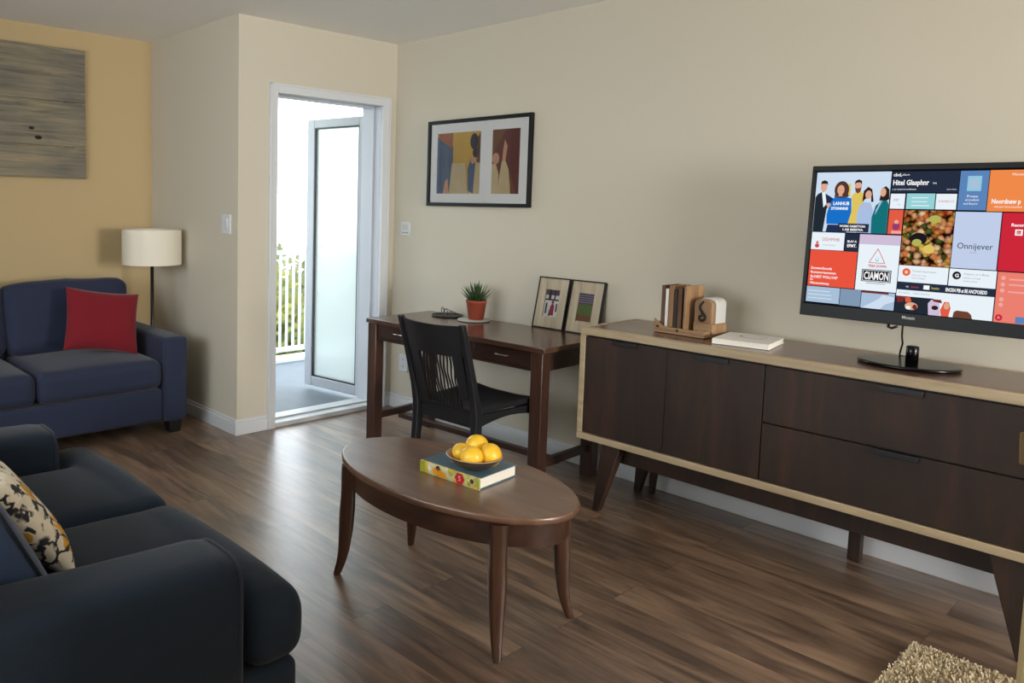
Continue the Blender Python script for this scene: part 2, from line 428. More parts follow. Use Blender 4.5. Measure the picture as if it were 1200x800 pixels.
# ------------------------------------------------------------------ room shell
XL, YR, XE, YB, H = -1.147, -1.212, 7.6, -4.7, 2.44     # left wall, return wall, far end wall, rear wall, ceiling
DY0, DY1, DZ = -.950, -.128, 2.025                       # balcony doorway
T = .2
struct('floor', MB().box(XL, 0, YB, YR, -.12, 0).box(0, XE, YB, 0, -.12, 0), M['floor'], label='dark brown laminate plank floor')
struct('ceiling', MB().box(XL-T, XE+T, YB-T, T, H, H+.15), M['ceiling'], label='off-white painted ceiling')
w = MB(); w.box(0, XE+T, 0, T, -.12, H)
struct('wall_right', w, M['wall'], label='beige wall behind the desk and the media console')
w = MB(); w.box(-T, 0, YR+T, DY0-.012, -.12, H); w.box(-T, 0, DY1+.012, T, -.12, H); w.box(-T, 0, DY0-.012, DY1+.012, DZ+.012, H)
struct('wall_front', w, M['wall'], label='beige wall with the balcony doorway')
w = MB(); w.box(XL-T, 0, YR, YR+T, -.12, H)
struct('wall_return', w, M['wall'], label='beige return wall beside the floor lamp')
w = MB(); w.box(XL-T, XL, YB-T, YR, -.12, H)
struct('wall_left', w, M['wall_tan'], label='tan wall behind the far sofa')
bx0, bx1 = .3, 3.1
w = MB(); w.box(XL, bx0, YB-T, YB, -.12, H); w.box(bx1, XE+T, YB-T, YB, -.12, H); w.box(bx0, bx1, YB-T, YB, -.12, .85); w.box(bx0, bx1, YB-T, YB, 2.15, H)
struct('wall_back', w, M['wall'], label='beige wall behind the camera')
w = MB(); ey0, ey1 = -2.15, -.8
w.box(XE, XE+T, YB, ey0, -.12, H); w.box(XE, XE+T, ey1, 0, -.12, H); w.box(XE, XE+T, ey0, ey1, -.12, .8); w.box(XE, XE+T, ey0, ey1, 2.15, H)
struct('wall_end', w, M['wall'], label='beige end wall with a wide window')
def window(name, axis, a0, a1, z0, z1, c0, c1, nm):
    fr = MB(); t = .05
    def bx(a, b, p, q):
        if axis == 'X': fr.box(a, b, c0, c1, p, q)
        else: fr.box(c0, c1, a, b, p, q)
    bx(a0, a1, z0, z0+t); bx(a0, a1, z1-t, z1); bx(a0, a0+t, z0+t, z1-t); bx(a1-t, a1, z0+t, z1-t)
    for k in range(1, nm):
        c = a0+(a1-a0)*k/nm; bx(c-t/2, c+t/2, z0+t, z1-t)
    return struct(name, fr, M['trim'], bevel=.004, label='unseen white framed window')
window('window_1', 'Y', ey0, ey1, .8, 2.15, XE+.03, XE+.09, 2)
window('window_fill', 'X', bx0, bx1, .85, 2.15, YB-.09, YB-.03, 3)  # added opening behind the camera, made for the rear fill light
struct('hall_light_blocker', MB().box(4.63, 4.73, -2.62, -1.85, 0, H), M['wall'], label='unseen beige partition added to shade the loveseat arm')  # added out of view to block end-window light from the loveseat arm

bh, bt = .095, .014
def baseb(name, pts_boxes, lab):
    m = MB()
    for (x0, x1, y0, y1, side) in pts_boxes:
        m.box(x0, x1, y0, y1, 0, bh-.018)
        # slimmer moulded top edge
        if side == 'y-': m.box(x0, x1, y0+.005, y1, bh-.018, bh)
        elif side == 'x+': m.box(x0, x1-.005, y0, y1, bh-.018, bh)
        else: m.box(x0, x1, y0, y1, bh-.018, bh)
    return struct(name, m, M['trim'], bevel=.003, label=lab)
baseb('baseboard_right', [(.0, XE, -bt, 0, 'y-')], 'white baseboard under the desk and console')
baseb('baseboard_front', [(0, bt, YR-bt, DY0-.055, 'x+'), (0, bt, DY1+.062, -bt, 'x+')], 'white baseboard beside the balcony doorway')
baseb('baseboard_return', [(XL, 0, YR-bt, YR, 'y-')], 'white baseboard of the return wall')
baseb('baseboard_left', [(XL, XL+bt, YB, YR-bt, 'x+')], 'white baseboard behind the far sofa')

# doorway casing and jamb
cw = .055
fr = MB()
fr.box(0, .016, DY0-cw, DY0, 0, DZ+cw); fr.box(0, .016, DY1, DY1+cw+.01, 0, DZ+cw); fr.box(0, .016, DY0, DY1, DZ, DZ+cw)
fr.box(.016, .022, DY0-cw, DY0-cw+.012, 0, DZ+cw); fr.box(.016, .022, DY1+cw-.002, DY1+cw+.01, 0, DZ+cw); fr.box(.016, .022, DY0-cw, DY1+cw, DZ+cw-.012, DZ+cw)
struct('trim_1', fr, M['trim'], bevel=.003, label='white casing around the balcony doorway')
jb = MB()
jb.box(-T, 0, DY0-.012, DY0, 0, DZ); jb.box(-T, 0, DY1, DY1+.012, 0, DZ); jb.box(-T, 0, DY0-.012, DY1+.012, DZ, DZ+.012)
jb.box(-.085, -.07, DY1-.012, DY1, .03, DZ); jb.box(-.085, -.07, DY0, DY0+.012, .03, DZ); jb.box(-.085, -.07, DY0, DY1, DZ-.012, DZ)
struct('trim_2', jb, M['pvc'], bevel=.002, label='white door jamb lining the balcony doorway')
th = MB(); th.box(-T, .004, DY0, DY1, 0, .03); th.box(-.10, -.07, DY0, DY1, .03, .04)
struct('trim_3', th, M['trim'], bevel=.003, label='pale metal threshold of the balcony doorway')

# the open glazed balcony door
hx, hy = -.215, -.048; fx, fy = -.80, -.135
L_ = math.hypot(fx-hx, fy-hy); ang = math.atan2(fy-hy, fx-hx)
dr = bpy.data.objects.new('door_1', None); C.objects.link(dr); dr.location = (hx, hy, .02); dr.rotation_euler = (0, 0, ang)
dr['kind'] = 'structure'; dr['label'] = 'white glazed balcony door standing open outward'
dh = 1.965; st, rl, d2 = .075, .062, .025
f = MB(); f.box(0, st, -d2, d2, 0, dh); f.box(L_-st, L_, -d2, d2, 0, dh); f.box(st, L_-st, -d2, d2, 0, rl+.01); f.box(st, L_-st, -d2, d2, dh-rl, dh)
f.build('door_frame', M['pvc'], dr, bevel=.005)
g = MB(); q = .008
for yy in (-d2-.001, d2+.001):
    pass
g.box(st, st+q, -d2+.004, d2-.004, rl+.01, dh-rl); g.box(L_-st-q, L_-st, -d2+.004, d2-.004, rl+.01, dh-rl)
g.box(st+q, L_-st-q, -d2+.004, d2-.004, rl+.01, rl+.01+q); g.box(st+q, L_-st-q, -d2+.004, d2-.004, dh-rl-q, dh-rl)
g.build('gasket', M['black'], dr)
MB().box(st+q, L_-st-q, -.006, .006, rl+.01+q, dh-rl-q).build('pane', M['frosted'], dr)
for zz in (.25, 1.02, 1.72):
    h = MB(); h.lathe([(.008, -.045), (.008, .045)], (-.008, 0, zz), 12); h.box(-.008, .001, -.02, .02, zz-.045, zz+.045)
    h.build('hinge', M['metal'], dr)
hd = MB(); hd.box(L_-.05, L_-.02, -d2-.008, -d2, .98, 1.10); hd.tube([(L_-.035, -d2-.03, 1.04), (L_-.13, -d2-.03, 1.04)], .008); hd.tube([(L_-.035, -d2-.008, 1.04), (L_-.035, -d2-.034, 1.04)], .008)
hd.build('door_handle', M['pvc'], dr)

# ------------------------------------------------------------------ balcony and outdoors
M['bounce_siding'] = plain('white_bounce_siding', (226, 228, 228), .7, bmp=.04)
sd_ = MB().box(XL-T, -T, YR+T, YR+T+.01, -.012, 2.62)
for k in range(9): sd_.box(XL-T+.06+k*.12, XL-T+.085+k*.12, YR+T+.01, YR+T+.026, -.012, 2.62)
struct('balcony_reflector', sd_, M['bounce_siding'], label='unseen white ribbed cladding added to reflect stripes in the picture glass')  # added out of view: stripes for the picture glass, extra bounce light
struct('floor_balcony', MB().box(-1.86, -T, -1.6, 3.2, -.18, -.012), M['balcony'], label='pale blue-grey balcony floor')
struct('balcony_shade_slab', MB().box(-1.95, -T, -1.6, 3.2, 2.62, 2.78), M['ceiling'], label='unseen slab added to shade the balcony')  # slab added above the view to cut sky light on the balcony floor
rail = thing('balcony_railing', 'white metal railing with slim upright bars at the balcony edge', 'railing', (-1.72, 0, -.012))
MB().box(-.03, .03, -1.55, 3.1, .94, .975).build('top_rail', M['white_rail'], rail, bevel=.006)
MB().box(-.02, .02, -1.55, 3.1, .085, .125).build('bottom_rail', M['white_rail'], rail, bevel=.004)
for k in range(40):
    y = -1.0+k*.0685
    if k % 12 == 6: y = y
    MB().box(-.009, .009, y-.009, y+.009, .12, .945).build('baluster', M['white_rail'], rail)
for y in (-1.5, -.2, 1.1, 2.4):
    MB().box(-.025, .025, y-.025, y+.025, 0, .94).build('post', M['white_rail'], rail, bevel=.003)
kb = MB().box(-1.86, -1.66, -1.6, 3.2, -.011, .012)
struct('trim_4', kb, M['white_rail'], label='white kerb under the balcony railing')
g = MB().box(-60, -1.9, -40, 60, -6.2, -6.0)
struct('ground', g, M['ground'], label='distant grass below the balcony')

def tree(name, label, x, y, zt, rad, hh, mt, n=2600, seed=1):
    rnd = random.Random(seed)
    t = thing(name, label, 'tree', (x, y, -6.0), 0, 'trees beyond the balcony')
    tr = MB(); tr.tube([(0, 0, 0), (.05, .03, 2.5), (-.05, .1, 6+zt-hh*1.2)], [.2, .15, .09], 10)
    for k in range(6):
        a = k*1.1; z = 6+zt-hh*1.5+k*.15
        tr.tube([(0, .05, z), (rad*.4*math.cos(a), rad*.4*math.sin(a), z+.4), (rad*.7*math.cos(a), rad*.7*math.sin(a), z+1.0)], [.06, .04, .015], 6)
    tr.build('trunk', M['bark'], t)
    cr = MB()
    blobs = [(rnd.uniform(-.55, .55)*rad, rnd.uniform(-.55, .55)*rad, 6+zt-hh*rnd.uniform(.25, 1.7), rad*rnd.uniform(.35, .6)) for _ in range(12)]
    for _ in range(n):
        bx_, by_, bz_, br = rnd.choice(blobs)
        d = Vector((rnd.gauss(0, 1), rnd.gauss(0, 1), rnd.gauss(0, 1))).normalized()*br*rnd.uniform(.6, 1.0)
        c = Vector((bx_, by_, bz_))+d
        a = Vector((rnd.gauss(0, 1), rnd.gauss(0, 1), rnd.gauss(0, 1))).normalized(); b = a.orthogonal().normalized()
        s_ = rnd.uniform(.06, .13)
        cr.add([tuple(c-a*s_), tuple(c+b*s_*.5), tuple(c+a*s_), tuple(c-b*s_*.5)], [(0, 1, 2, 3)], 0)
    cr.build('crown', mt, t)
tree('tree', 'yellow-green leafy tree seen between the railing bars', -6.1, 3.2, .22, 1.4, 1.7, M['tree'], 6500, 3)
tree('tree', 'dull green tree seen behind the open glass door', -7.4, 5.6, .3, 1.5, 1.8, M['tree2'], 4500, 5)
tree('tree', 'pale tree standing farthest behind the railing', -12.5, 6.6, .2, 2.3, 2.6, M['tree2'], 6000, 9)

# ------------------------------------------------------------------ weathered board wall panel on the left wall
pn = thing('wood_wall_panel', 'weathered grey barn-board panel hung high on the tan wall', 'wall art', (XL, -2.62, 1.505))
for k, (z0, z1) in enumerate(((0, .193), (.199, .473), (.479, .808))):
    MB().box(.012, .032, -.47, .945, z0, z1).build('board', M['barn'], pn, bevel=.002)
MB().box(.0, .012, -.44, -.38, .05, .76).box(.0, .012, .82, .88, .05, .76).build('batten', M['barn'], pn)
kn = MB()
for (y, z, r) in ((.65, .245, .012), (.61, .30, .009), (.32, .62, .010), (.05, .33, .011)):
    kn.T = Matrix.Translation((.0325, y, z)) @ Matrix.Rotation(PI/2, 4, 'Y')
    kn.lathe([(r*.2, .0008), (r, .0002), (r*1.05, -.001)], seg=14, sy=1.8)
kn.T = Matrix.Identity(4)
kn.build('knot', M['knot'], pn)

# ------------------------------------------------------------------ framed picture pair
art = {k: plain('art_'+k, c, .7, vary=v) for k, (c, v) in dict(ochre=((206, 166, 76), 16), slate=((86, 100, 124), 14), rust=((168, 104, 70), 18), plum=((106, 58, 54), 16), cream=((206, 184, 142), 14), skin=((204, 150, 118), 10), ink=((44, 44, 50), 6), brown=((120, 78, 54), 14), green=((96, 116, 62), 26), sky=((150, 158, 176), 10), crimson=((150, 30, 42), 10), violet=((92, 72, 98), 14), white=((220, 220, 220), 8)).items()}
pf = thing('framed_picture', 'black framed double picture on white mat above the desk', 'picture', (.332, 0, 1.378))
W, Hh = .828, .532
f = MB(); fw = .022
f.box(0, W, -.024, 0, 0, fw); f.box(0, W, -.024, 0, Hh-fw, Hh); f.box(0, fw, -.024, 0, fw, Hh-fw); f.box(W-fw, W, -.024, 0, fw, Hh-fw)
f.build('frame', plain('picture_frame_black', (14, 14, 16), .5, spec=.25), pf, bevel=.002)
MB().box(fw, W-fw, -.010, -.002, fw, Hh-fw).build('mat_board', M['mat_board'], pf)
def flat(mb, pts, y, m): mb.add([(x, y, z) for x, z in pts], [tuple(range(len(pts)))], m)
a = MB(); x0, z0, w_, h_ = .078, .078, .362, .374
def P(u, v): return (x0+u*w_, z0+v*h_)
def pp(mb, uv, lay, m): flat(mb, [P(u, v) for u, v in uv], -.0105-lay*.0002, m)
def circ(cx, cy, rx, ry, n=18, a0=0): return [(cx+rx*math.cos(2*PI*k/n+a0), cy+ry*math.sin(2*PI*k/n+a0)) for k in range(n)]
pp(a, [(0, 0), (1, 0), (1, 1), (0, 1)], 0, 0)
pp(a, [(0, .0), (.38, 0), (.38, .78), (0, .95)], 1, 1)
pp(a, [(0, 1), (.38, 1), (.36, .74), (.05, .9)], 2, 2)
pp(a, [(.40, .55), (.75, .55), (.78, 1), (.40, 1)], 2, 0)
pp(a, [(.78, .0), (1, 0), (1, .5), (.86, .52)], 2, 4)
pp(a, [(.74, .05), (.86, .0), (.9, .5), (.8, .58), (.72, .4)], 3, 1)
pp(a, circ(.86, .84, .09, .13), 4, 6); pp(a, circ(.9, .66, .07, .08), 4, 6); pp(a, [(.92, .5), (1, .5), (1, .98), (.93, .9)], 4, 3)
pp(a, circ(.84, .54, .045, .06), 5, 5); pp(a, [(.16, .0), (.3, .0), (.27, .26), (.2, .2)], 5, 5)
pp(a, [(.3, .0), (.72, .0), (.66, .5), (.36, .5)], 3, 4)
a.build('left_artwork', [art[k] for k in ('ochre', 'slate', 'rust', 'brown', 'cream', 'skin', 'ink')], pf)
a = MB(); x0, w_ = .534, .205
pp(a, [(0, 0), (1, 0), (1, 1), (0, 1)], 0, 0)
pp(a, [(0, .6), (.5, 1), (0, 1)], 1, 1)
pp(a, [(.22, .0), (.72, 0), (.62, .38), (.46, .55), (.36, .5), (.28, .25)], 2, 2)
pp(a, [(0, 0), (.24, 0), (.26, .3), (.14, .48), (0, .46)], 2, 2)
pp(a, circ(.14, .55, .13, .09), 3, 3); pp(a, [(.38, .5), (.5, .52), (.56, .74), (.46, .84), (.4, .66)], 3, 3)
pp(a, [(.7, 0), (.9, 0), (.68, .34)], 2, 1)
a.build('right_artwork', [art[k] for k in ('plum', 'brown', 'cream', 'skin')], pf)
MB().add([(fw, -.013, fw), (W-fw, -.013, fw), (W-fw, -.013, Hh-fw), (fw, -.013, Hh-fw)], [(0, 1, 2, 3)]).build('glazing', M['glass'], pf)

# ------------------------------------------------------------------ switches and outlet
def plate(name, label, cat, loc, rz, w, h, kind):
    t = thing(name, label, cat, loc, rz)
    MB().box(-w/2, w/2, -.009, 0, -h/2, h/2).build('plate', M['trim'], t, bevel=.003)
    if kind == 'switch':
        MB().hexa([(-w*.22, -.010, -h*.3), (w*.22, -.010, -h*.3), (w*.22, -.008, -h*.3), (-w*.22, -.008, -h*.3)], [(-w*.22, -.017, h*.3), (w*.22, -.017, h*.3), (w*.22, -.008, h*.3), (-w*.22, -.008, h*.3)]).build('rocker', M['trim'], t, bevel=.001)
    elif kind == 'thermostat':
        MB().box(-w*.3, w*.3, -.012, -.009, -h*.05, h*.34).build('display', M['grey_metal'], t, bevel=.001)
        for k in (-1, 0, 1): MB().box(k*.022-.006, k*.022+.006, -.0115, -.009, -h*.34, -h*.25).build('button', M['metal'], t)
    else:
        for zz in (-.022, .022):
            o = MB().box(-.016, .016, -.0105, -.009, zz-.014, zz+.014).build('socket', M['trim'], t, bevel=.001)
            s_ = MB(); s_.box(-.007, -.005, -.011, -.0104, zz-.004, zz+.006); s_.box(.005, .007, -.011, -.0104, zz-.004, zz+.006); s_.lathe([(.0025, 0), (.0025, .001)], (0, -.0108, zz-.009), 8)
            s_.build('slot', M['black'], t)
    return t
plate('light_switch', 'pale rocker light switch on the return wall by the lamp', 'light switch', (-.123, YR, 1.245), 0, .10, .115, 'switch')
plate('wall_control', 'small white control plate on the wall right of the balcony door', 'wall control', (.124, 0, 1.222), 0, .088, .088, 'thermostat')
plate('wall_outlet', 'white double outlet low on the wall behind the desk', 'outlet', (.135, 0, .318), 0, .085, .115, 'outlet')

# ------------------------------------------------------------------ floor lamp
lp = thing('floor_lamp', 'black pole floor lamp with cream drum shade behind the far sofa arm', 'floor lamp', (-.735, -1.4015, 0))
MB().lathe([(.0, 0), (.10, 0), (.10, .008), (.095, .014), (.02, .02), (.0, .02)], seg=36).build('base', M['black'], lp)
MB().lathe([(.011, .018), (.011, 1.0)], seg=14).build('pole', M['black'], lp)
MB().lathe([(.016, .985), (.018, 1.0), (.014, 1.03), (.012, 1.06)], seg=14).tube([(0, -.17, 1.03), (0, .17, 1.03)], .002, 6).tube([(-.17, 0, 1.03), (.17, 0, 1.03)], .002, 6).build('socket', M['black'], lp)
sh = MB(); rings = []
for r, z in ((.184, .972), (.184, 1.192), (.180, 1.192), (.180, .972), (.184, .972)):
    rings.append([(r*math.cos(2*PI*j/48), r*math.sin(2*PI*j/48), z) for j in range(48)])
sh.loft(rings, 0, True, False)
o = sh.build('lamp_shade', M['shade'], lp)
try: o.data.set_sharp_from_angle(angle=R(40))
except Exception: pass
MB().lathe([(.012, 1.05), (.03, 1.08), (.032, 1.11), (.015, 1.14), (0, 1.145)], seg=20).build('bulb', M['white_cover'], lp)

# ------------------------------------------------------------------ far sofa (against the tan wall)
s1 = thing('sofa', 'slate blue sofa with square arms against the tan wall', 'sofa', (XL+.048, -3.134, 0))
# local: x 0..0.88 out from the wall, y 0..1.73 along the wall
SL, SD = 1.735, .845
MB().rbox(.02, SD, .155, SL-.155, .085, .275, .02, 8).build('seat_base', M['navy2'], s1, weld=True)
for (a0, a1) in ((0, .155), (SL-.155, SL)):
    ar = MB().rbox(.0, SD+.005, a0, a1, .075, .578, .026, 10, crown=.006).build('armrest', M['navy2'], s1, weld=True)
    e = a0 if a0 == 0 else a1
    MB().tube([(SD-.002, a0+.012, .09), (SD-.002, a0+.012, .56), (SD-.002, a1-.012, .56), (SD-.002, a1-.012, .09)], .004, 6).build('piping', M['piping'], ar)
MB().rbox(.0, .20, .155, SL-.155, .085, .74, .04, 8).build('backrest', M['navy2'], s1, weld=True)
mid = SL/2
for (a0, a1) in ((.158, mid-.002), (mid+.002, SL-.158)):
    c = MB().rbox(.18, SD+.012, a0, a1, .28, .452, .05, 12, crown=.022, bulge=.006).build('seat_cushion', M['navy2'], s1, weld=True)
    cb = MB(); cb.T = Matrix.Translation((.18, 0, .43)) @ Matrix.Rotation(R(-13), 4, 'Y') @ Matrix.Rotation(0, 4, 'Z')
    cb.rbox(-.0, .19, a0+.004, a1+(.03 if a1 > 1 else -.004), 0, .425, .06, 12, crown=.015, bulge=.02)
    c = cb.build('back_cushion', M['navy2'], s1, weld=True)
    dsp = c.modifiers.new('rumple', 'DISPLACE'); tx = bpy.data.textures.new('rumple', 'CLOUDS'); tx.noise_scale = .16; dsp.texture = tx; dsp.strength = .028; dsp.mid_level = .5
for (lx, ly) in ((.06, .07), (SD-.055, .07), (.06, SL-.07), (SD-.055, SL-.07)):
    b_, t_ = .033, .043
    MB().hexa([(lx-b_, ly-b_, 0), (lx+b_, ly-b_, 0), (lx+b_, ly+b_, 0), (lx-b_, ly+b_, 0)], [(lx-t_, ly-t_, .088), (lx+t_, ly-t_, .088), (lx+t_, ly+t_, .088), (lx-t_, ly+t_, .088)]).build('leg', M['black'], s1, bevel=.003)

pw = thing('throw_pillow', 'plain dark red square pillow leaning on the far sofa', 'pillow', (-.455, -1.815, .492), R(88), None, 0, 0)
q = MB(); q.T = Matrix.Rotation(R(-20), 4, 'X') @ Matrix.Translation((0, 0, .18)) @ Matrix.Rotation(R(9), 4, 'Y') @ Matrix.Translation((0, 0, -.18)); q.pillow(.43, .37, .13)
ob = q.build('pillow_body', M['red'], pw, weld=True)

# ------------------------------------------------------------------ near loveseat
s2 = thing('loveseat', 'dark navy loveseat with soft rounded arms in the near corner', 'sofa', (1.205, -3.44, 0))
LW, FY = 1.365, .905     # width along x, seat front along y (local)
AY = .735                # arm front
MB().rbox(.01, LW-.01, .05, FY-.02, .06, .335, .025, 10).build('seat_base', M['navy'], s2, weld=True)
def armprof(x0, x1, outer):
    # rounded top, slightly rolled
    pts = []
    for k in range(13):
        t = PI*k/12
        pts.append(((x0+x1)/2+(x1-x0)/2*math.copysign(abs(math.cos(t))**.62, math.cos(t)), .548+.070*math.sin(t)**.55))
    return [(x1, .06)]+pts+[(x0, .06)]
for (a0, a1) in ((0, .20), (LW-.20, LW)):
    am = MB(); pr = armprof(a0, a1, 0)
    rings = []; cx = (a0+a1)/2
    for (yy, sc, dz) in ((.02, 1, .012), (.2, 1, .02), (.45, 1, .008), (AY-.05, 1, 0), (AY-.02, .985, -.006), (AY-.004, .94, -.02), (AY, .86, -.04)):
        rings.append([(cx+(x-cx)*sc, yy, (z+dz*(1 if z > .3 else 0))) for x, z in pr])
    am.loft(list(reversed(rings)), 0, True)
    ar = am.build('armrest', M['navy'], s2, weld=True)
    pth = [(cx+(x-cx)*.965, AY-.012, z-.010 if z > .3 else z) for x, z in pr]
    MB().tube(pth, .005, 8).build('piping', M['piping'], ar)
MB().rbox(.0, LW, -.0, .17, .06, .80, .05, 10).build('backrest', M['navy'], s2, weld=True)
mid = .683
for k, (a0, a1) in enumerate(((.205, mid-.001), (mid+.001, LW-.205))):
    cs = MB(); cs.rbox(a0, a1, .16, FY, .345, .490, .045, 12, crown=.034, cp=.45)
    if k == 0: cs.rbox(.004, a1, AY+.012, FY, .345, .490, .045, 12, crown=.034, cp=.45)
    else: cs.rbox(a0, LW-.0, AY+.012, FY, .345, .490, .045, 12, crown=.034, cp=.45)
    c = cs.build('seat_cushion', M['navy'], s2, remesh=.009, smooth_it=14)
# back cushions
for k, (a0, a1) in enumerate(((.21, mid-.003), (mid+.003, LW-.21))):
    cb = MB(); cb.T = Matrix.Translation((0, .385, .470)) @ Matrix.Rotation(R(27), 4, 'X')
    cb.rbox(a0, a1, -.12, .06, 0, .335, .06, 12, crown=.02, bulge=.015)
    c = cb.build('back_cushion', M['blue_cushion'], s2, weld=True)
    cp = MB(); cp.T = cb.T
    loop = [(a1-.012 if s_ > 0 else a0+.012, .052, z) for s_, z in ()]
    pts = [(a0+.03, .05, .02), (a1-.03, .05, .02), (a1-.012, .05, .05), (a1-.012, .05, .285), (a1-.04, .05, .32), (a0+.04, .05, .32), (a0+.012, .05, .285), (a0+.012, .05, .05)]
    cp.tube(pts, .004, 6, closed=True); cp.build('piping', M['piping'], c)
for (lx, ly) in ((.06, .06), (LW-.06, .06), (.06, FY-.07), (LW-.06, FY-.07)):
    MB().hexa([(lx-.025, ly-.025, 0), (lx+.025, ly-.025, 0), (lx+.025, ly+.025, 0), (lx-.025, ly+.025, 0)], [(lx-.035, ly-.035, .065), (lx+.035, ly-.035, .065), (lx+.035, ly+.035, .065), (lx-.035, ly+.035, .065)]).build('leg', M['black'], s2, bevel=.003)
pw = thing('throw_pillow', 'white pillow with mustard and black floral print on the near loveseat', 'pillow', (2.045, -2.945, .525), R(-3))
q = MB(); q.T = Matrix.Rotation(R(36), 4, 'X'); q.pillow(.40, .29, .10)
q.build('pillow_body', M['floral'], pw, weld=True)

# ------------------------------------------------------------------ oval coffee table
ct = thing('coffee_table', 'oval walnut coffee table with outward curving legs', 'coffee table', (2.115, -1.598, 0), R(2.9))
A_, B_ = .486, .285
def oval(a, b, z, n=72): return [(a*math.cos(2*PI*k/n), b*math.sin(2*PI*k/n), z) for k in range(n)]
tp = MB(); tp.loft([oval(A_-.020, B_-.020, .420), oval(A_-.007, B_-.007, .4235), oval(A_, B_, .432), oval(A_, B_, .444), oval(A_-.002, B_-.002, .448), oval(A_-.006, B_-.006, .45)], 0, True)
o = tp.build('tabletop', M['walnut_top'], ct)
ap = MB(); ap.loft([oval(A_-.03, B_-.03, .345), oval(A_-.03, B_-.03, .421), oval(A_-.05, B_-.05, .421), oval(A_-.05, B_-.05, .345), oval(A_-.03, B_-.03, .345)], 0, True, False)
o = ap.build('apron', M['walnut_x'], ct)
try: o.data.set_sharp_from_angle(angle=R(40))
except Exception: pass
for sx in (-1, 1):
    for sy in (-1, 1):
        dirv = Vector((sx*.75, sy*.66)).normalized()
        tx_, ty_ = sx*.345, sy*.172
        rings = []
        for (z, off, w_) in ((.421, 0, .0275), (.345, 0, .0275), (.335, .001, .0265), (.31, .002, .0265), (.25, .004, .0285), (.17, .008, .026), (.10, .014, .021), (.05, .024, .0175), (.012, .036, .0145), (0, .040, .012)):
            cx, cy = tx_+dirv.x*off, ty_+dirv.y*off
            a0 = math.atan2(dirv.y, dirv.x)
            ring = []
            for k in range(16):
                t = 2*PI*k/16+PI/4; c_, s_ = math.cos(t), math.sin(t)
                e = .55
                px = w_*math.copysign(abs(c_)**e, c_); py = w_*math.copysign(abs(s_)**e, s_)
                ring.append((cx+px*math.cos(a0)-py*math.sin(a0), cy+px*math.sin(a0)+py*math.cos(a0), z))
            rings.append(ring)
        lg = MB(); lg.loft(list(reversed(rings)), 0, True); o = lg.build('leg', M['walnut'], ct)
        try: o.data.set_sharp_from_angle(angle=R(50))
        except Exception: pass

# book
bk = thing('hardcover_book', 'thick hardcover book with teal cover and floral spine on the coffee table', 'book', (2.166, -1.563, .4502), R(4.5))
bw, bd, bt_ = .258, .212, .041
MB().box(-bw/2+.002, bw/2-.005, -bd/2+.006, bd/2-.006, .0035, bt_-.0035).build('page_block', M['paper'], bk)
cv = MB(); cv.box(-bw/2, bw/2, -bd/2+.003, bd/2, 0, .003); cv.box(-bw/2, bw/2, -bd/2+.003, bd/2, bt_-.003, bt_)
cv.build('cover', M['teal_cover'], bk, bevel=.0008)
sp = MB()
sp.prism([(-bd/2-.002, 0), (-bd/2+.004, 0), (-bd/2+.004, bt_), (-bd/2-.002, bt_), (-bd/2-.004, bt_*.75), (-bd/2-.004, bt_*.25)], 'X', -bw/2, bw/2, 0)
ys = -bd/2-.0045
sp.add([(-bw/2, ys, .001), (-bw/2+.022, ys, .001), (-bw/2+.022, ys, bt_-.001), (-bw/2, ys, bt_-.001)], [(0, 1, 2, 3)], 3)
def disc(mb, x, y, z, r, m, rz=1.0, n=20): mb.add([(x+r*math.cos(2*PI*k/n), y, z+r*rz*math.sin(2*PI*k/n)) for k in range(n)], [tuple(range(n))], m)
for (x, z, r, m) in ((-.055, .018, .015, 2), (-.035, .014, .012, 2), (-.048, .030, .009, 4), (-.02, .012, .010, 2)): disc(sp, x, ys-.0002, z, r, m)
disc(sp, .048, ys-.0004, .02, .0185, 1)
for k in range(6): disc(sp, .048+.014*math.cos(k*PI/3), ys-.0003, .02+.014*math.sin(k*PI/3), .007, 1)
text_mesh(sp, '5', .048, .012, ys-.0008, .024, 5, 'CENTER')
for (x, z, r, m) in ((.10, .024, .008, 4), (.088, .012, .008, 3), (.112, .012, .006, 2), (-.085, .022, .008, 5)): disc(sp, x, ys-.0003, z, r, m)
sp.build('spine', [M['spine'], M['spine_red'], M['spine_orange'], M['spine_green'], M['spine_dark'], M['white_cover']], bk)
cd = MB()
cd.add([(-bw/2+.02, .03, bt_+.0003), (-bw/2+.09, .055, bt_+.0003), (-bw/2+.05, .09, bt_+.0003), (-bw/2+.015, .085, bt_+.0003)], [(0, 1, 2, 3)], 0)
cd.add([(-.035+.018*math.cos(t*PI/8), -.03+.020*math.sin(t*PI/8), bt_+.0003) for t in range(16)], [tuple(range(16))], 0)
cd.add([(-.033+.008*math.cos(t*PI/8), -.03+.010*math.sin(t*PI/8), bt_+.0006) for t in range(16)], [tuple(range(16))], 1)
cd.build('cover_print', [M['marble'], M['teal_cover']], bk)

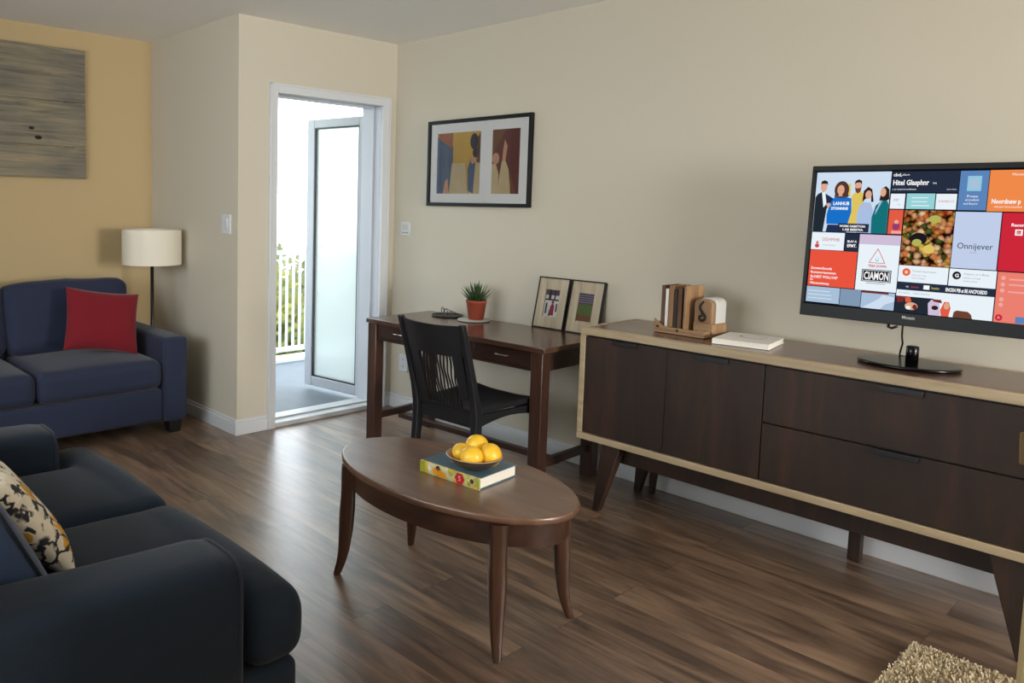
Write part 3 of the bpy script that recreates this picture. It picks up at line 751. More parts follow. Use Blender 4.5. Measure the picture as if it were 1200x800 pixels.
# bowl and lemons
BX, BY, BZ = 2.222, -1.598, .4915
bo = thing('fruit_bowl', 'shallow dark pottery bowl of lemons set on the book', 'bowl', (BX, BY, BZ))
prof_o = [(.001, 0), (.034, 0), (.036, .004), (.060, .014), (.082, .030), (.095, .046), (.0965, .048)]
prof_i = [(.0965, .048), (.0945, .050), (.091, .046), (.078, .031), (.056, .017), (.03, .009), (.001, .008)]
MB().lathe(prof_o, seg=56, cap=False).build('outer_wall', M['bowl_out'], bo)
MB().lathe(prof_i, seg=56, cap=False).build('inner_glaze', M['bowl_in'], bo, )
def lemon(loc, r, rot, label, grp='lemons in the bowl'):
    t = thing('lemon', label, 'lemon', loc, 0, grp)
    m = MB(); m.T = Matrix.Rotation(rot[2], 4, 'Z') @ Matrix.Rotation(rot[1], 4, 'Y')
    n = 22; prof = []
    for k in range(n+1):
        tt = -1+2*k/n; zz = tt*r*1.04; rr = r*math.sqrt(max(0, 1-abs(tt)**2.2))
        if k in (0, n): rr = .0004
        prof.append((rr, zz))
    m.lathe(prof, seg=28)
    m.build('fruit', M['lemon'], t)
    m2 = MB(); m2.T = m.T; m2.lathe([(.0045, r*1.02), (.004, r*1.055), (.001, r*1.06)], seg=10)
    m2.build('stem_scar', M['spine_green'], t)
zc = BZ
lemon((BX+.020, BY-.036, zc+.050), .0375, (0, 1.4, .6), 'yellow lemon in front centre of the bowl')
lemon((BX+.045, BY+.028, zc+.052), .0385, (0, 1.2, 1.9), 'orange-tinged lemon on the bowl side nearest the console')
lemon((BX-.044, BY-.018, zc+.047), .0320, (0, 1.3, 2.6), 'smaller lemon half hidden at the bowl side nearest the sofa')
lemon((BX-.022, BY+.036, zc+.066), .0380, (0, 1.5, .2), 'topmost lemon resting at the back of the bowl')

# ------------------------------------------------------------------ writing desk
dk = thing('writing_desk', 'dark brown wooden writing desk with stretcher base against the wall', 'desk', (1.107, -.350, 0), R(2.6))
DW, DD, DH = 1.236, .545, .722
MB().box(-DW/2, DW/2, -DD/2, DD/2, DH-.026, DH).build('desktop', M['desk_top'], dk, bevel=.003)
lx, ly, lw = DW/2-.045, DD/2-.04, .033
for sx in (-1, 1):
    for sy in (-1, 1):
        MB().box(sx*lx-lw, sx*lx+lw, sy*ly-lw, sy*ly+lw, 0, DH-.027).build('leg', M['desk'], dk, bevel=.003)
MB().box(-lx+lw, lx-lw, ly-.005, ly+.018, .60, DH-.027).build('rear_apron', M['desk_x'], dk)
for sx in (-1, 1):
    MB().box(sx*lx-.015, sx*lx+.015, -ly+lw, ly-lw, .60, DH-.027).build('side_apron', M['desk_x'], dk, bevel=.002)
    MB().box(sx*lx-.014, sx*lx+.014, -ly+lw, ly-lw, .125, .165).build('side_stretcher', M['desk_x'], dk, bevel=.002)
MB().box(-lx+.014, lx-.014, -.03-.018, -.03+.018, .105, .135).build('long_stretcher', M['desk_x'], dk, bevel=.002)
MB().box(-lx+lw, lx-lw, -ly-.018, -ly+.005, .60, .612).build('front_rail', M['desk_x'], dk)
n = 3; dw = (2*lx-2*lw)/n
for k in range(n):
    a0 = -lx+lw+k*dw
    d_ = MB().box(a0+.002, a0+dw-.002, -ly-.020, -ly-.002, .614, DH-.030).build('drawer', M['desk_x'], dk, bevel=.0015)
    c = a0+dw/2
    MB().tube([(c-.035, -ly-.020, .655), (c-.035, -ly-.034, .655), (c+.035, -ly-.034, .655), (c+.035, -ly-.020, .655)], .0035, 8).build('pull', M['chrome'] if k == 0 else M['metal'], d_)

# ------------------------------------------------------------------ black desk chair
ch = thing('desk_chair', 'black chair with curved slatted back drawn up to the desk', 'chair', (1.452, -.715, 0), R(2))
hw = .188
sm = MB()   # seat: dished panel
nx, ny = 16, 16; top = []; bot = []
def seatpt(i, j, dz):
    u, v = -1+2*i/nx, j/ny
    w_ = (hw-.012)+(.025*v)
    x = u*w_; y = -.235+.485*v
    z = .452+.012*(v-.3)+.010*abs(u)**3-.014*(1-u*u)*math.sin(PI*min(1, v*1.05))-.022*max(0, v-.88)/.12*1
    return (x, y, z+dz)
vs = [seatpt(i, j, 0) for i in range(nx+1) for j in range(ny+1)]+[seatpt(i, j, -.022) for i in range(nx+1) for j in range(ny+1)]
K = (nx+1)*(ny+1); fs = []
for i in range(nx):
    for j in range(ny):
        a = i*(ny+1)+j; fs.append((a, a+ny+1, a+ny+2, a+1)); fs.append((K+a, K+a+1, K+a+ny+2, K+a+ny+1))
for i in range(nx):
    a = i*(ny+1); fs.append((a, K+a, K+a+ny+1, a+ny+1)); b = a+ny; fs.append((b, b+ny+1, K+b+ny+1, K+b))
for j in range(ny):
    a = j; fs.append((a, a+1, K+a+1, K+a)); b = nx*(ny+1)+j; fs.append((b, K+b, K+b+1, b+1))
sm.add(vs, fs, 0, True); o = sm.build('seat', M['chair'], ch)
try: o.data.set_sharp_from_angle(angle=R(40))
except Exception: pass
sr = MB()
for sx in (-1, 1):
    x0 = sx*(hw-.018); x1 = sx*(hw+.004)
    pts = []
    for k in range(9):
        v = k/8; zb = .375+.030*math.sin(PI*v); pts.append((v, zb))
    lowr = [(-.22+.45*v, zb) for v, zb in pts]; upr = [(-.22+.45*v, .434) for v, _ in reversed(pts)]
    poly = lowr+upr
    ra = [(x0-.009+.0, y, z) for y, z in poly]; rb = [(x0+.009, y, z) for y, z in poly]
    ra = [(x0+(x1-x0)*((y+.22)/.45)-.009, y, z) for y, z in poly]; rb = [(x0+(x1-x0)*((y+.22)/.45)+.009, y, z) for y, z in poly]
    sr.loft([rb, ra], 0, False)
sr.box(-hw+.02, hw-.02, -.232, -.214, .372, .434); sr.box(-hw+.0, hw-.0, .205, .223, .385, .432)
sr.build('seat_rail', M['chair'], ch, bevel=.002)
for sx in (-1, 1):   # front legs
    x = sx*(hw-.002)
    MB().hexa([(x-.014, .200, 0), (x+.014, .200, 0), (x+.014, .228, 0), (x-.014, .228, 0)], [(x-.019, .190, .436), (x+.019, .190, .436), (x+.019, .230, .436), (x-.019, .230, .436)]).build('leg', M['chair'], ch, bevel=.004)
def backline(t):     # t: 0 seat .. 1 top ; returns y,z of the back surface
    return -.238-.125*t**1.15, .44+.425*t
for sx in (-1, 1):   # rear legs flowing into the back posts
    x = sx*(hw-.004); rings = []
    prof = [(-.275, 0, .013, .014), (-.258, .15, .015, .017), (-.240, .34, .017, .022), (-.236, .44, .018, .024)]
    for t in (.2, .4, .6, .8, .93, 1.0):
        y, z = backline(t); prof.append((y, z, .016-.004*t, .020-.006*t))
    for (y, z, a_, b_) in prof:
        xx = x+sx*.006*max(0, (z-.44)/.42)
        rings.append([(xx-a_, y-b_, z), (xx+a_, y-b_, z), (xx+a_, y+b_, z), (xx-a_, y+b_, z)])
    MB().loft(rings, 0, False).build('leg', M['chair'], ch, bevel=.004)
def bs(u, t, off=0):
    y, z = backline(t)
    return (u*(hw-.004), y-.034*(1-u*u)*t**.5+off, z-.006*(1-u*u)*t)
def backpanel(mb, u0, u1, t0, t1, th=.012, n=18, k=8, waveb=0):
    fr_, bk_ = [], []
    for i in range(n+1):
        for j in range(k+1):
            u = u0+(u1-u0)*i/n; t = t0+(t1-t0)*j/k
            fr_.append(bs(u, t, th/2)); bk_.append(bs(u, t, -th/2))
    K = len(fr_); fs = []; s_ = k+1
    for i in range(n):
        for j in range(k):
            a = i*s_+j; fs.append((a, a+1, a+s_+1, a+s_)); fs.append((K+a, K+a+s_, K+a+s_+1, K+a+1))
    for i in range(n):
        a = i*s_; fs.append((a, a+s_, K+a+s_, K+a)); b = a+k; fs.append((b, K+b, K+b+s_, b+s_))
    for j in range(k):
        fs.append((j, K+j, K+j+1, j+1)); b = n*s_+j; fs.append((b, b+1, K+b+1, K+b))
    mb.add(fr_+bk_, fs, 0, True)
bp_ = MB(); backpanel(bp_, -.97, .97, .64, .985)
o = bp_.build('top_panel', M['chair'], ch)
try: o.data.set_sharp_from_angle(angle=R(40))
except Exception: pass
bp2 = MB(); backpanel(bp2, .60, .88, .16, .66); backpanel(bp2, -.97, -.52, .03, .66, n=6); backpanel(bp2, -.97, .97, .0, .05, .02)
o = bp2.build('lower_panel', M['chair'], ch)
try: o.data.set_sharp_from_angle(angle=R(40))
except Exception: pass
for k in range(12):
    u = -.46+k*.096
    sl = MB(); rings = []
    for j in range(15):
        t = .03+.63*j/14
        uu = u-.05*math.sin(j/14*PI*1.15)+.02*math.sin(j*.9+k)
        p = Vector(bs(uu, t)); a_, b_ = .0028+.0008*math.sin(j*.8+k*1.7), .003
        rings.append([(p.x-a_, p.y-b_, p.z), (p.x+a_, p.y-b_, p.z), (p.x+a_, p.y+b_, p.z), (p.x-a_, p.y+b_, p.z)])
    sl.loft(rings, 0, False); sl.build('slat', M['chair'], ch)

# ------------------------------------------------------------------ things on the desk
def ring_of(n, r, cx=0, cy=0): return [(cx+r*math.cos(2*PI*k/n), cy+r*math.sin(2*PI*k/n)) for k in range(n)]
tb = thing('tray', 'thin round dark slate tray under the folded glasses', 'tray', (.712, -.190, .7222), R(4))
MB().lathe([(.001, 0), (.088, 0), (.094, .003), (.095, .008), (.092, .009), (.088, .005), (.001, .005)], seg=44).build('dish', M['matte_black'], tb)
gl = thing('eyeglasses', 'black framed eyeglasses lying on the dark tray', 'eyeglasses', (.712, -.190, .7285), R(-28))
for sx in (-1, 1):
    pts = [(sx*.033+.025*math.cos(2*PI*k/20)*(1.05), -.02, .024+.020*math.sin(2*PI*k/20)) for k in range(20)]
    MB().tube(pts, .0022, 8, closed=True).build('lens_rim', M['black'], gl)
    MB().tube([(sx*.060, -.02, .030), (sx*.062, .02, .026), (sx*.040, .055, .010), (sx*.018, .07, .0022)], .0019, 8).build('temple', M['black'], gl)
    MB().add([(sx*.033+.0245*math.cos(2*PI*k/20), -.02, .024+.0195*math.sin(2*PI*k/20)) for k in range(20)], [tuple(range(20))]).build('lens', M['glass'], gl)
MB().tube([(-.009, -.02, .028), (0, -.022, .032), (.009, -.02, .028)], .002, 8).build('bridge', M['black'], gl)
co = thing('coaster', 'round pale stone coaster with dark rim under the plant pot', 'coaster', (.930, -.198, .7222))
MB().lathe([(.001, 0), (.090, 0), (.093, .003), (.001, .003)], seg=44).build('rim', M['black'], co)
MB().lathe([(.001, .003), (.093, .003), (.092, .009), (.001, .009)], seg=44).build('disc', M['marble'], co)
pt = thing('potted_plant', 'small spiky succulent in a terracotta pot on the desk', 'potted plant', (.940, -.190, .7313))
MB().lathe([(.001, 0), (.042, 0), (.044, .003), (.057, .095), (.060, .097), (.0605, .112), (.055, .113), (.052, .098), (.001, .096)], seg=40).build('pot', M['terracotta'], pt)
MB().lathe([(.0535, .100), (.03, .104), (.001, .106)], seg=30, cap=False).build('soil', M['soil'], pt)
lf = MB(); rnd = random.Random(4)
for k in range(64):
    a = k*2.39996; f_ = k/64; el = R(84-62*f_**.8); Ln = .085+.025*rnd.random()-(.02 if f_ > .8 else 0)
    d = Vector((math.cos(a)*math.cos(el), math.sin(a)*math.cos(el), math.sin(el))); side = Vector((-math.sin(a), math.cos(a), 0)); up = d.cross(side)
    rings = []
    base = Vector((math.cos(a)*.012*f_*1.6, math.sin(a)*.012*f_*1.6, .102))
    for s_ in range(7):
        q_ = s_/6; p = base+d*Ln*q_+Vector((0, 0, 1))*(.020*q_*q_*(1-f_*.3)); w_ = .0068*(1-q_)**.6*(.75+.7*q_)+.0003
        rings.append([tuple(p+side*w_), tuple(p+up*w_*.4), tuple(p-side*w_), tuple(p-up*w_*.4)])
    lf.loft(rings, 0, True)
lf.build('leaves', M['leaf'], pt)
# framed photographs leaning on the wall
M['frame_pale'] = wood('driftwood_frame', (150, 136, 112), (176, 164, 140), (196, 186, 164), 'Z', .55, streak=10)
def photo(label, x, paint, lean=12.5):
    t = thing('photo_frame', label, 'photo frame', (x, -.078, .7225), 0, 'photo frames on the desk', rx=-R(lean))
    w_, h_ = .205, .285
    f = MB(); e = .007
    f.box(-w_/2, w_/2, 0, .018, 0, e); f.box(-w_/2, w_/2, 0, .018, h_-e, h_); f.box(-w_/2, -w_/2+e, 0, .018, e, h_-e); f.box(w_/2-e, w_/2, 0, .018, e, h_-e)
    f.box(-w_/2+e, w_/2-e, .012, .018, e, h_-e)
    f.build('edge', M['black'], t)
    iw, ih = .092, .148; zc_ = h_*.5
    g = MB(); a_, b_ = w_/2-e, iw/2
    g.box(-a_, -b_, .002, .012, e, h_-e); g.box(b_, a_, .002, .012, e, h_-e); g.box(-b_, b_, .002, .012, e, zc_-ih/2); g.box(-b_, b_, .002, .012, zc_+ih/2, h_-e)
    g.build('mount', M['frame_pale'], t, bevel=.0015)
    p = MB(); mats = paint(p, iw, ih, zc_)
    p.build('photograph', mats, t)
    MB().add([(-iw/2, .0065, zc_-ih/2), (iw/2, .0065, zc_-ih/2), (iw/2, .0065, zc_+ih/2), (-iw/2, .0065, zc_+ih/2)], [(0, 1, 2, 3)]).build('glazing', M['glass'], t)
def q4(p, x0, x1, z0, z1, lay, m): p.add([(x0, .0105-lay*.0003, z0), (x1, .0105-lay*.0003, z0), (x1, .0105-lay*.0003, z1), (x0, .0105-lay*.0003, z1)], [(0, 1, 2, 3)], m)
def paint_street(p, w, h, zc_):
    b = zc_-h/2
    q4(p, -w/2, w/2, b, b+h, 0, 0); q4(p, -w/2, w/2, b+h*.8, b+h, 1, 1); q4(p, -w*.3, -w*.1, b+h*.6, b+h, 2, 4); q4(p, w*.1, w*.2, b+h*.62, b+h, 2, 4); q4(p, -w/2, w/2, b+h*.60, b+h*.66, 3, 4)
    q4(p, -w*.42, -w*.3, b+h*.1, b+h*.5, 2, 4); q4(p, w*.3, w*.42, b+h*.2, b+h*.5, 2, 3)
    p.add([(-w*.14, .0092, b+h*.05), (w*.22, .0092, b+h*.05), (w*.2, .0092, b+h*.42), (w*.08, .0092, b+h*.5), (-w*.05, .0092, b+h*.42)], [(0, 1, 2, 3, 4)], 2)
    p.add([(w*.07+w*.09*math.cos(k*PI/8), .0088, b+h*.54+h*.06*math.sin(k*PI/8)) for k in range(16)], [tuple(range(16))], 2)
    p.add([(-w*.16, .0088, b+h*.02), (-w*.02, .0088, b+h*.02), (0, .0088, b+h*.3), (-w*.1, .0088, b+h*.26)], [(0, 1, 2, 3)], 3)
    return [art['white'], art['violet'], art['crimson'], art['violet'], art['ink']]
def paint_garden(p, w, h, zc_):
    b = zc_-h/2
    q4(p, -w/2, w/2, b, b+h, 0, 0); q4(p, -w/2, w/2, b+h*.62, b+h, 1, 1)
    for k in range(4): q4(p, -w/2, w/2, b+h*(.68+.08*k), b+h*(.70+.08*k), 2, 2)
    q4(p, -w/2, w/2, b, b+h*.22, 1, 3)
    for k in range(14):
        cx = -w*.4+w*.8*((k*.37) % 1); cz = b+h*(.3+.28*((k*.61) % 1))
        p.add([(cx+w*.10*math.cos(j*PI/6), .0094-.0001*k*.5, cz+h*.05*math.sin(j*PI/6)) for j in range(12)], [tuple(range(12))], 4)
    return [art['green'], art['violet'], art['sky'], art['brown'], art['green']]
photo('pale framed photo of a red figure, nearer the potted plant', 1.355, paint_street)
photo('pale framed photo of a green garden, nearer the console', 1.572, paint_garden)

# ------------------------------------------------------------------ media console
CX0, CX1, CY0, CY1, CZ0, CZ1 = 1.868, 3.632, -.5012, -.035, .3166, .8386
cs = thing('media_console', 'long dark walnut media console with pale edging and splayed legs', 'console', (CX0, 0, 0))
Wc = CX1-CX0; e = .034
ed = MB()
ed.box(0, Wc, CY0, CY0+.03, CZ1-e, CZ1); ed.box(0, Wc, CY0, CY0+.03, CZ0, CZ0+e-.004); ed.box(0, e*.8, CY0, CY0+.03, CZ0+e-.004, CZ1-e); ed.box(Wc-e*.8, Wc, CY0, CY0+.03, CZ0+e-.004, CZ1-e)
ed.build('front_edging', M['ash'], cs, bevel=.0025)
sd = MB(); sd.box(0, .018, CY0+.03, CY1, CZ0, CZ1); sd.box(Wc-.018, Wc, CY0+.03, CY1, CZ0, CZ1); sd.box(.018, Wc-.018, CY1-.015, CY1, CZ0, CZ1); sd.box(.018, Wc-.018, CY0+.03, CY1-.015, CZ0, CZ0+.018)
sd.build('cabinet_body', M['ash_z'], cs, bevel=.002)
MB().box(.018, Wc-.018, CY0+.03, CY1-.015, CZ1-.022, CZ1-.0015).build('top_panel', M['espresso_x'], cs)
xs = 2.697-CX0
dfz0, dfz1 = CZ0+e+.001, CZ1-e-.007
def front(name, x0, x1, z0, z1, hx):
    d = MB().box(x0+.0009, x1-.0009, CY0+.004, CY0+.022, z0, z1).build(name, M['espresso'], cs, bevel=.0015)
    h = MB(); h.box(hx-.062, hx+.062, CY0-.008, CY0+.006, z1-.007, z1+.0005); h.box(hx-.062, hx+.062, CY0-.010, CY0-.006, z1-.018, z1-.001)
    h.build('pull', M['black'], d, bevel=.001)
    return d
x00 = e*.8; xm = (x00+xs)/2
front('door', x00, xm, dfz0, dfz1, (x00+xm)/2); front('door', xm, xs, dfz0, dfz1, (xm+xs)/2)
x11 = Wc-e*.8; zs = .577
front('drawer', xs+.002, x11, zs+.003, dfz1, (xs+x11)/2+.0); front('drawer', xs+.002, x11, dfz0, zs-.003, (xs+x11)/2)
MB().box(.028, Wc-.028, CY0+.024, CY0+.028, dfz0-.004, dfz1+.006).build('carcass_shadow_gap', M['black'], cs)
MB().box(.13, Wc-.13, CY0+.075, CY0+.097, .228, CZ0).build('apron', M['espresso'], cs, bevel=.002)
MB().box(.13, Wc-.13, CY1-.06, CY1-.04, .25, CZ0).build('apron', M['espresso'], cs, bevel=.002)
def cleg(tx, ty, bx, by_):
    a_, b_ = .030, .016
    MB().hexa([(bx-b_, by_-b_, 0), (bx+b_, by_-b_, 0), (bx+b_, by_+b_, 0), (bx-b_, by_+b_, 0)],
              [(tx-a_*1.7, ty-a_, CZ0), (tx+a_*1.5, ty-a_, CZ0), (tx+a_*1.5, ty+a_, CZ0), (tx-a_*1.7, ty+a_, CZ0)]).build('leg', M['espresso'], cs, bevel=.004)
cleg(2.045-CX0, -.455, 1.985-CX0, -.485); cleg(3.465-CX0, -.455, 3.525-CX0, -.485)
cleg(2.02-CX0, -.10, 1.955-CX0, -.085); cleg(3.465-CX0, -.10, 3.545-CX0, -.085)
MB().box(2.925-CX0-.022, 2.925-CX0+.022, -.12, -.075, 0, CZ0).build('leg', M['espresso'], cs, bevel=.004)
MB().hexa([(2.03-CX0-.012, -.10, 0), (2.03-CX0+.012, -.10, 0), (2.03-CX0+.012, -.075, 0), (2.03-CX0-.012, -.075, 0)], [(2.05-CX0-.02, -.11, CZ0), (2.05-CX0+.02, -.11, CZ0), (2.05-CX0+.02, -.07, CZ0), (2.05-CX0-.02, -.07, CZ0)]).build('leg', M['espresso'], cs, bevel=.003)

# things on the console
ZT = CZ1
og = thing('desk_organizer', 'light oak organizer tray holding upright notebooks on the console', 'organizer', (2.255, -.245, ZT), R(-3))
f = MB()
f.box(-.115, .125, -.095, .09, 0, .012)
f.prism([(-.115, .012), (.125, .012), (.125, .030), (.105, .034), (.085, .028), (-.07, .028), (-.095, .045), (-.115, .060)], 'Y', -.095, -.083)
f.prism([(-.115, .012), (.125, .012), (.125, .030), (.105, .034), (.085, .028), (-.07, .028), (-.095, .045), (-.115, .060)], 'Y', .078, .09)
f.box(-.115, -.105, -.083, .078, .012, .045); f.box(.115, .125, -.083, .078, .012, .028)
f.build('tray', M['oak'], og, bevel=.002)
MB().box(.010, .022, -.07, .07, .012, .215).build('divider', M['oak_z'], og, bevel=.002)
dt = MB()
for (x, z) in ((-.095, .026), (.0, .018)):
    dt.T = Matrix.Translation((x, -.0955, z)) @ Matrix.Rotation(PI/2, 4, 'X'); dt.lathe([(.001, .0005), (.006, .0005), (.006, -.001)], seg=12)
dt.T = Matrix.Identity(4); dt.build('peg_hole', M['knot'], og)
bx_ = 2.255
specs = [(.016, .196, 'book_brown', 'narrow brown notebook at the tray end nearest the desk'), (.014, .182, 'white_cover', 'white-spined notebook between two brown ones in the tray'), (.022, .198, 'book_tan', 'widest tan notebook in the oak tray'), (.014, .180, 'book_dark', 'near-black notebook in the oak tray'), (.018, .190, 'book_brown', 'brown notebook next to the wooden divider')]
x = -.098
for (w_, h_, mt, lb) in specs:
    t = thing('notebook', lb, 'notebook', (2.255+x*math.cos(R(-3)), -.245+x*math.sin(R(-3)), ZT+.0125), R(-3), 'notebooks in the oak tray')
    MB().box(.0015, w_-.0015, -.066, .06, .002, h_-.003).build('pages', M['paper'], t)
    c_ = MB(); c_.box(0, .0015, -.07, .062, 0, h_); c_.box(w_-.0015, w_, -.07, .062, 0, h_); c_.box(.0015, w_-.0015, -.07, -.068, 0, h_)
    c_.build('cover', M[mt], t); x += w_+.0035
# carved wooden box with a grey curved lid
cb = thing('carved_box', 'small oak box with curved grey metal lid and carved front', 'box', (2.335, -.235, ZT+.0135), R(-3))
MB().box(-.035, .055, -.060, .055, 0, .045).build('foot_block', M['oak'], cb, bevel=.003)
def roundtop(x0, x1, w_, h_, n=12):
    pts = [(x0, .045)]
    pts += [(x0+(x1-x0)*(.5-.5*math.cos(PI*k/n)), .045+h_-w_+w_*math.sin(PI*k/n)**.8) for k in range(n+1)]
    return pts+[(x1, .045)]
MB().prism(roundtop(-.033, .048, .025, .105), 'Y', -.058, -.030).build('carved_face', M['oak_z'], cb, bevel=.002)
MB().prism(roundtop(-.030, .052, .028, .110), 'Y', -.0299, .050, 0, False).build('curved_lid', M['grey_metal'], cb, bevel=.002)
sw = MB(); ctr = (-.004, .085)
sp_ = [(.010-.016*math.sin(k/8*PI), -.060, .140-.052*k/8) for k in range(9)]
sp_ += [(.002+(.020-.0011*k)*math.cos(PI*.5-k*.52), -.060, .070+(.020-.0011*k)*math.sin(PI*.5-k*.52)) for k in range(14)]
sw.tube(sp_, [.004+.0025*math.sin(k/22*PI) for k in range(len(sp_))], 8)
sw.build('scroll', M['knot'], cb)

wb = thing('white_book', 'white softcover book with a grey oval drawing lying on the console', 'book', (2.535, -.285, ZT), R(9))
MB().box(-.105, .105, -.115, .115, .002, .020).build('page_block', M['paper'], wb)
c_ = MB(); c_.box(-.108, .108, -.118, .118, 0, .002); c_.box(-.108, .108, -.118, .118, .020, .022); c_.box(-.108, -.105, -.118, .118, .002, .020)
c_.build('cover', M['white_cover'], wb)
dr_ = MB(); n = 40; vs = []
for k in range(n+1):
    t = 2*PI*k/n*.86+.4
    for r_ in (1, .86+.06*math.sin(t)): vs.append((.01+.055*r_*math.cos(t), .035+.045*r_*math.sin(t), .0224))
dr_.add(vs, [(2*k, 2*k+1, 2*k+3, 2*k+2) for k in range(n)], 0); dr_.build('cover_drawing', M['book_brown'] if False else plain('grey_print', (150, 140, 128), .6), wb)

# ------------------------------------------------------------------ television
SCR = 1.0
tv = thing('television', 'black flat television showing a tiled app menu above the console', 'television', (2.714, -.25, .979), 0, None, rx=-R(3.4))
TW, TH = .782, .587
b = MB(); b.box(0, TW, .002, .035, 0, TH)
b.box(0, TW, -.004, .002, 0, .048); b.box(0, TW, -.004, .002, .566, TH); b.box(0, .0145, -.004, .002, .048, .566); b.box(TW-.0145, TW, -.004, .002, .048, .566)
b.build('bezel', plain('bezel_plastic', (7, 7, 9), .38, spec=.2), tv, bevel=.002)
MB().rbox(.12, TW-.12, .034, .075, .08, TH-.10, .015, 6).build('rear_housing', M['matte_black'], tv, weld=True)
MB().box(TW/2-.06, TW/2+.06, .075, .225, .22, .40).build('wall_bracket', M['matte_black'], tv)
lg = MB(); text_mesh(lg, 'Mozaic', .350, .026, -.0045, .016, 0, 'LEFT', .0002, maxw=.040)
lg.build('maker_mark', M['grey_metal'], tv)
pal = dict(black=(14, 16, 24), sky=(205, 222, 240), white=(232, 242, 248), navy=(38, 46, 66), teal=(150, 210, 214), coral=(226, 92, 70), blue=(92, 132, 184), lblue=(140, 200, 226), orange=(240, 138, 74), omni=(192, 206, 234), red=(204, 40, 58), redor=(232, 84, 62), salmon=(236, 128, 112), pale=(168, 192, 216), pale2=(128, 152, 178), ink=(26, 26, 32), txt=(250, 250, 250), grey=(140, 150, 160), suit=(34, 42, 52), sweat=(24, 112, 200), yel=(222, 196, 96), skin=(222, 168, 138), hair=(44, 32, 32), shirt=(168, 190, 226), green=(22, 112, 120), jeans=(34, 48, 86), lilac=(206, 190, 216), redtxt=(206, 70, 80), food=None, meat=(120, 44, 44), pink=(236, 170, 160), hairb=(84, 54, 44), beard=(110, 66, 50), lime=(178, 178, 90), plum=(150, 60, 110))
keys = list(pal); mats = [food_mat() if k == 'food' else emit('screen_'+k, pal[k], SCR) for k in keys]
K_ = {k: i for i, k in enumerate(keys)}
s = MB()
def tile(x0, x1, z0, z1, k, lay=1): s.add([(x0, .0015-lay*.0002, z0), (x1, .0015-lay*.0002, z0), (x1, .0015-lay*.0002, z1), (x0, .0015-lay*.0002, z1)], [(0, 1, 2, 3)], K_[k])
def pol(pts, k, lay=2): s.add([(x, .0015-lay*.0002, z) for x, z in pts], [tuple(range(len(pts)))], K_[k])
def ell(cx, cz, rx, rz, k, lay=2, n=18): pol([(cx+rx*math.cos(2*PI*j/n), cz+rz*math.sin(2*PI*j/n)) for j in range(n)], k, lay)
def txt(body, x, z, size, k, lay=5, maxw=None, bold=0, align='LEFT'): text_mesh(s, body, x, z, .0015-lay*.0002, size, K_[k], align, bold, maxw=maxw)
tile(.0145, TW-.0145, .048, .566, 'black', 0)
tile(.017, .272, .332, .562, 'sky'); tile(.088, .0885, .40, .562, 'omni', 2); tile(.168, .1685, .45, .562, 'omni', 2)
# five people on the menu picture: plain flat figures
pol([(.018, .332), (.055, .332), (.062, .42), (.072, .44), (.058, .476), (.044, .488), (.026, .478), (.018, .465)], 'suit', 3); pol([(.040, .486), (.052, .484), (.060, .44), (.050, .425)], 'white', 4)
pol([(.056, .478), (.072, .468), (.092, .455), (.088, .44), (.064, .43)], 'jeans', 3)
ell(.046, .505, .0115, .018, 'skin', 5); pol([(.034, .512), (.036, .527), (.047, .532), (.058, .526), (.060, .510), (.055, .518), (.038, .518)], 'hair', 6)
ell(.068, .436, .008, .008, 'skin', 6)
pol([(.066, .332), (.138, .332), (.142, .36), (.070, .36)], 'jeans', 3)
pol([(.066, .362), (.064, .40), (.072, .44), (.088, .468), (.106, .474), (.124, .468), (.146, .462), (.150, .41), (.140, .362)], 'sweat', 5)
ell(.110, .494, .0255, .034, 'hairb', 5); pol([(.086, .468), (.092, .50), (.128, .50), (.136, .47), (.126, .462), (.094, .462)], 'hairb', 5); ell(.107, .494, .0125, .019, 'skin', 6); pol([(.100, .470), (.114, .470), (.112, .480), (.102, .480)], 'skin', 6)
tile(.099, .1055, .494, .4945, 'ink', 7); tile(.1085, .115, .494, .4945, 'ink', 7)
pol([(.124, .51), (.140, .52), (.142, .47), (.130, .47)], 'yel', 4)
pol([(.140, .362), (.150, .44), (.145, .47), (.160, .488), (.176, .488), (.188, .478), (.192, .40), (.170, .36)], 'yel', 4)
ell(.166, .510, .012, .020, 'skin', 6); pol([(.155, .505), (.158, .488), (.166, .480), (.175, .488), (.177, .505), (.170, .50), (.160, .50)], 'beard', 7); pol([(.153, .514), (.155, .528), (.166, .534), (.177, .528), (.178, .514), (.172, .522), (.160, .522)], 'hair', 7)
pol([(.172, .332), (.170, .40), (.176, .436), (.190, .448), (.212, .446), (.222, .42), (.222, .332)], 'shirt', 5)
pol([(.184, .448), (.186, .49), (.200, .506), (.214, .496), (.222, .45), (.214, .448), (.212, .47), (.194, .46)], 'hair', 6); ell(.203, .476, .0105, .016, 'skin', 7); txt('fine', .190, .424, .012, 'pink', 8, maxw=.018)
pol([(.222, .332), (.220, .39), (.230, .436), (.250, .456), (.268, .452), (.272, .44), (.272, .332)], 'green', 6); pol([(.232, .42), (.252, .456), (.240, .444), (.230, .40)], 'shirt', 7)
pol([(.240, .455), (.246, .50), (.258, .508), (.270, .496), (.272, .46), (.262, .452)], 'hair', 5); ell(.251, .485, .0095, .016, 'skin', 7)
txt('LANHUB', .084, .436, .018, 'txt', 8, maxw=.056, bold=.0006); txt('2TONNNS', .078, .418, .014, 'txt', 8, maxw=.060, bold=.0006)
tile(.108, .214, .334, .366, 'navy', 7); txt('WORK HABITTON', .114, .352, .011, 'txt', 9, maxw=.088, bold=.0004); txt('1.AB BEESTIA', .124, .339, .011, 'txt', 9, maxw=.070, bold=.0004)
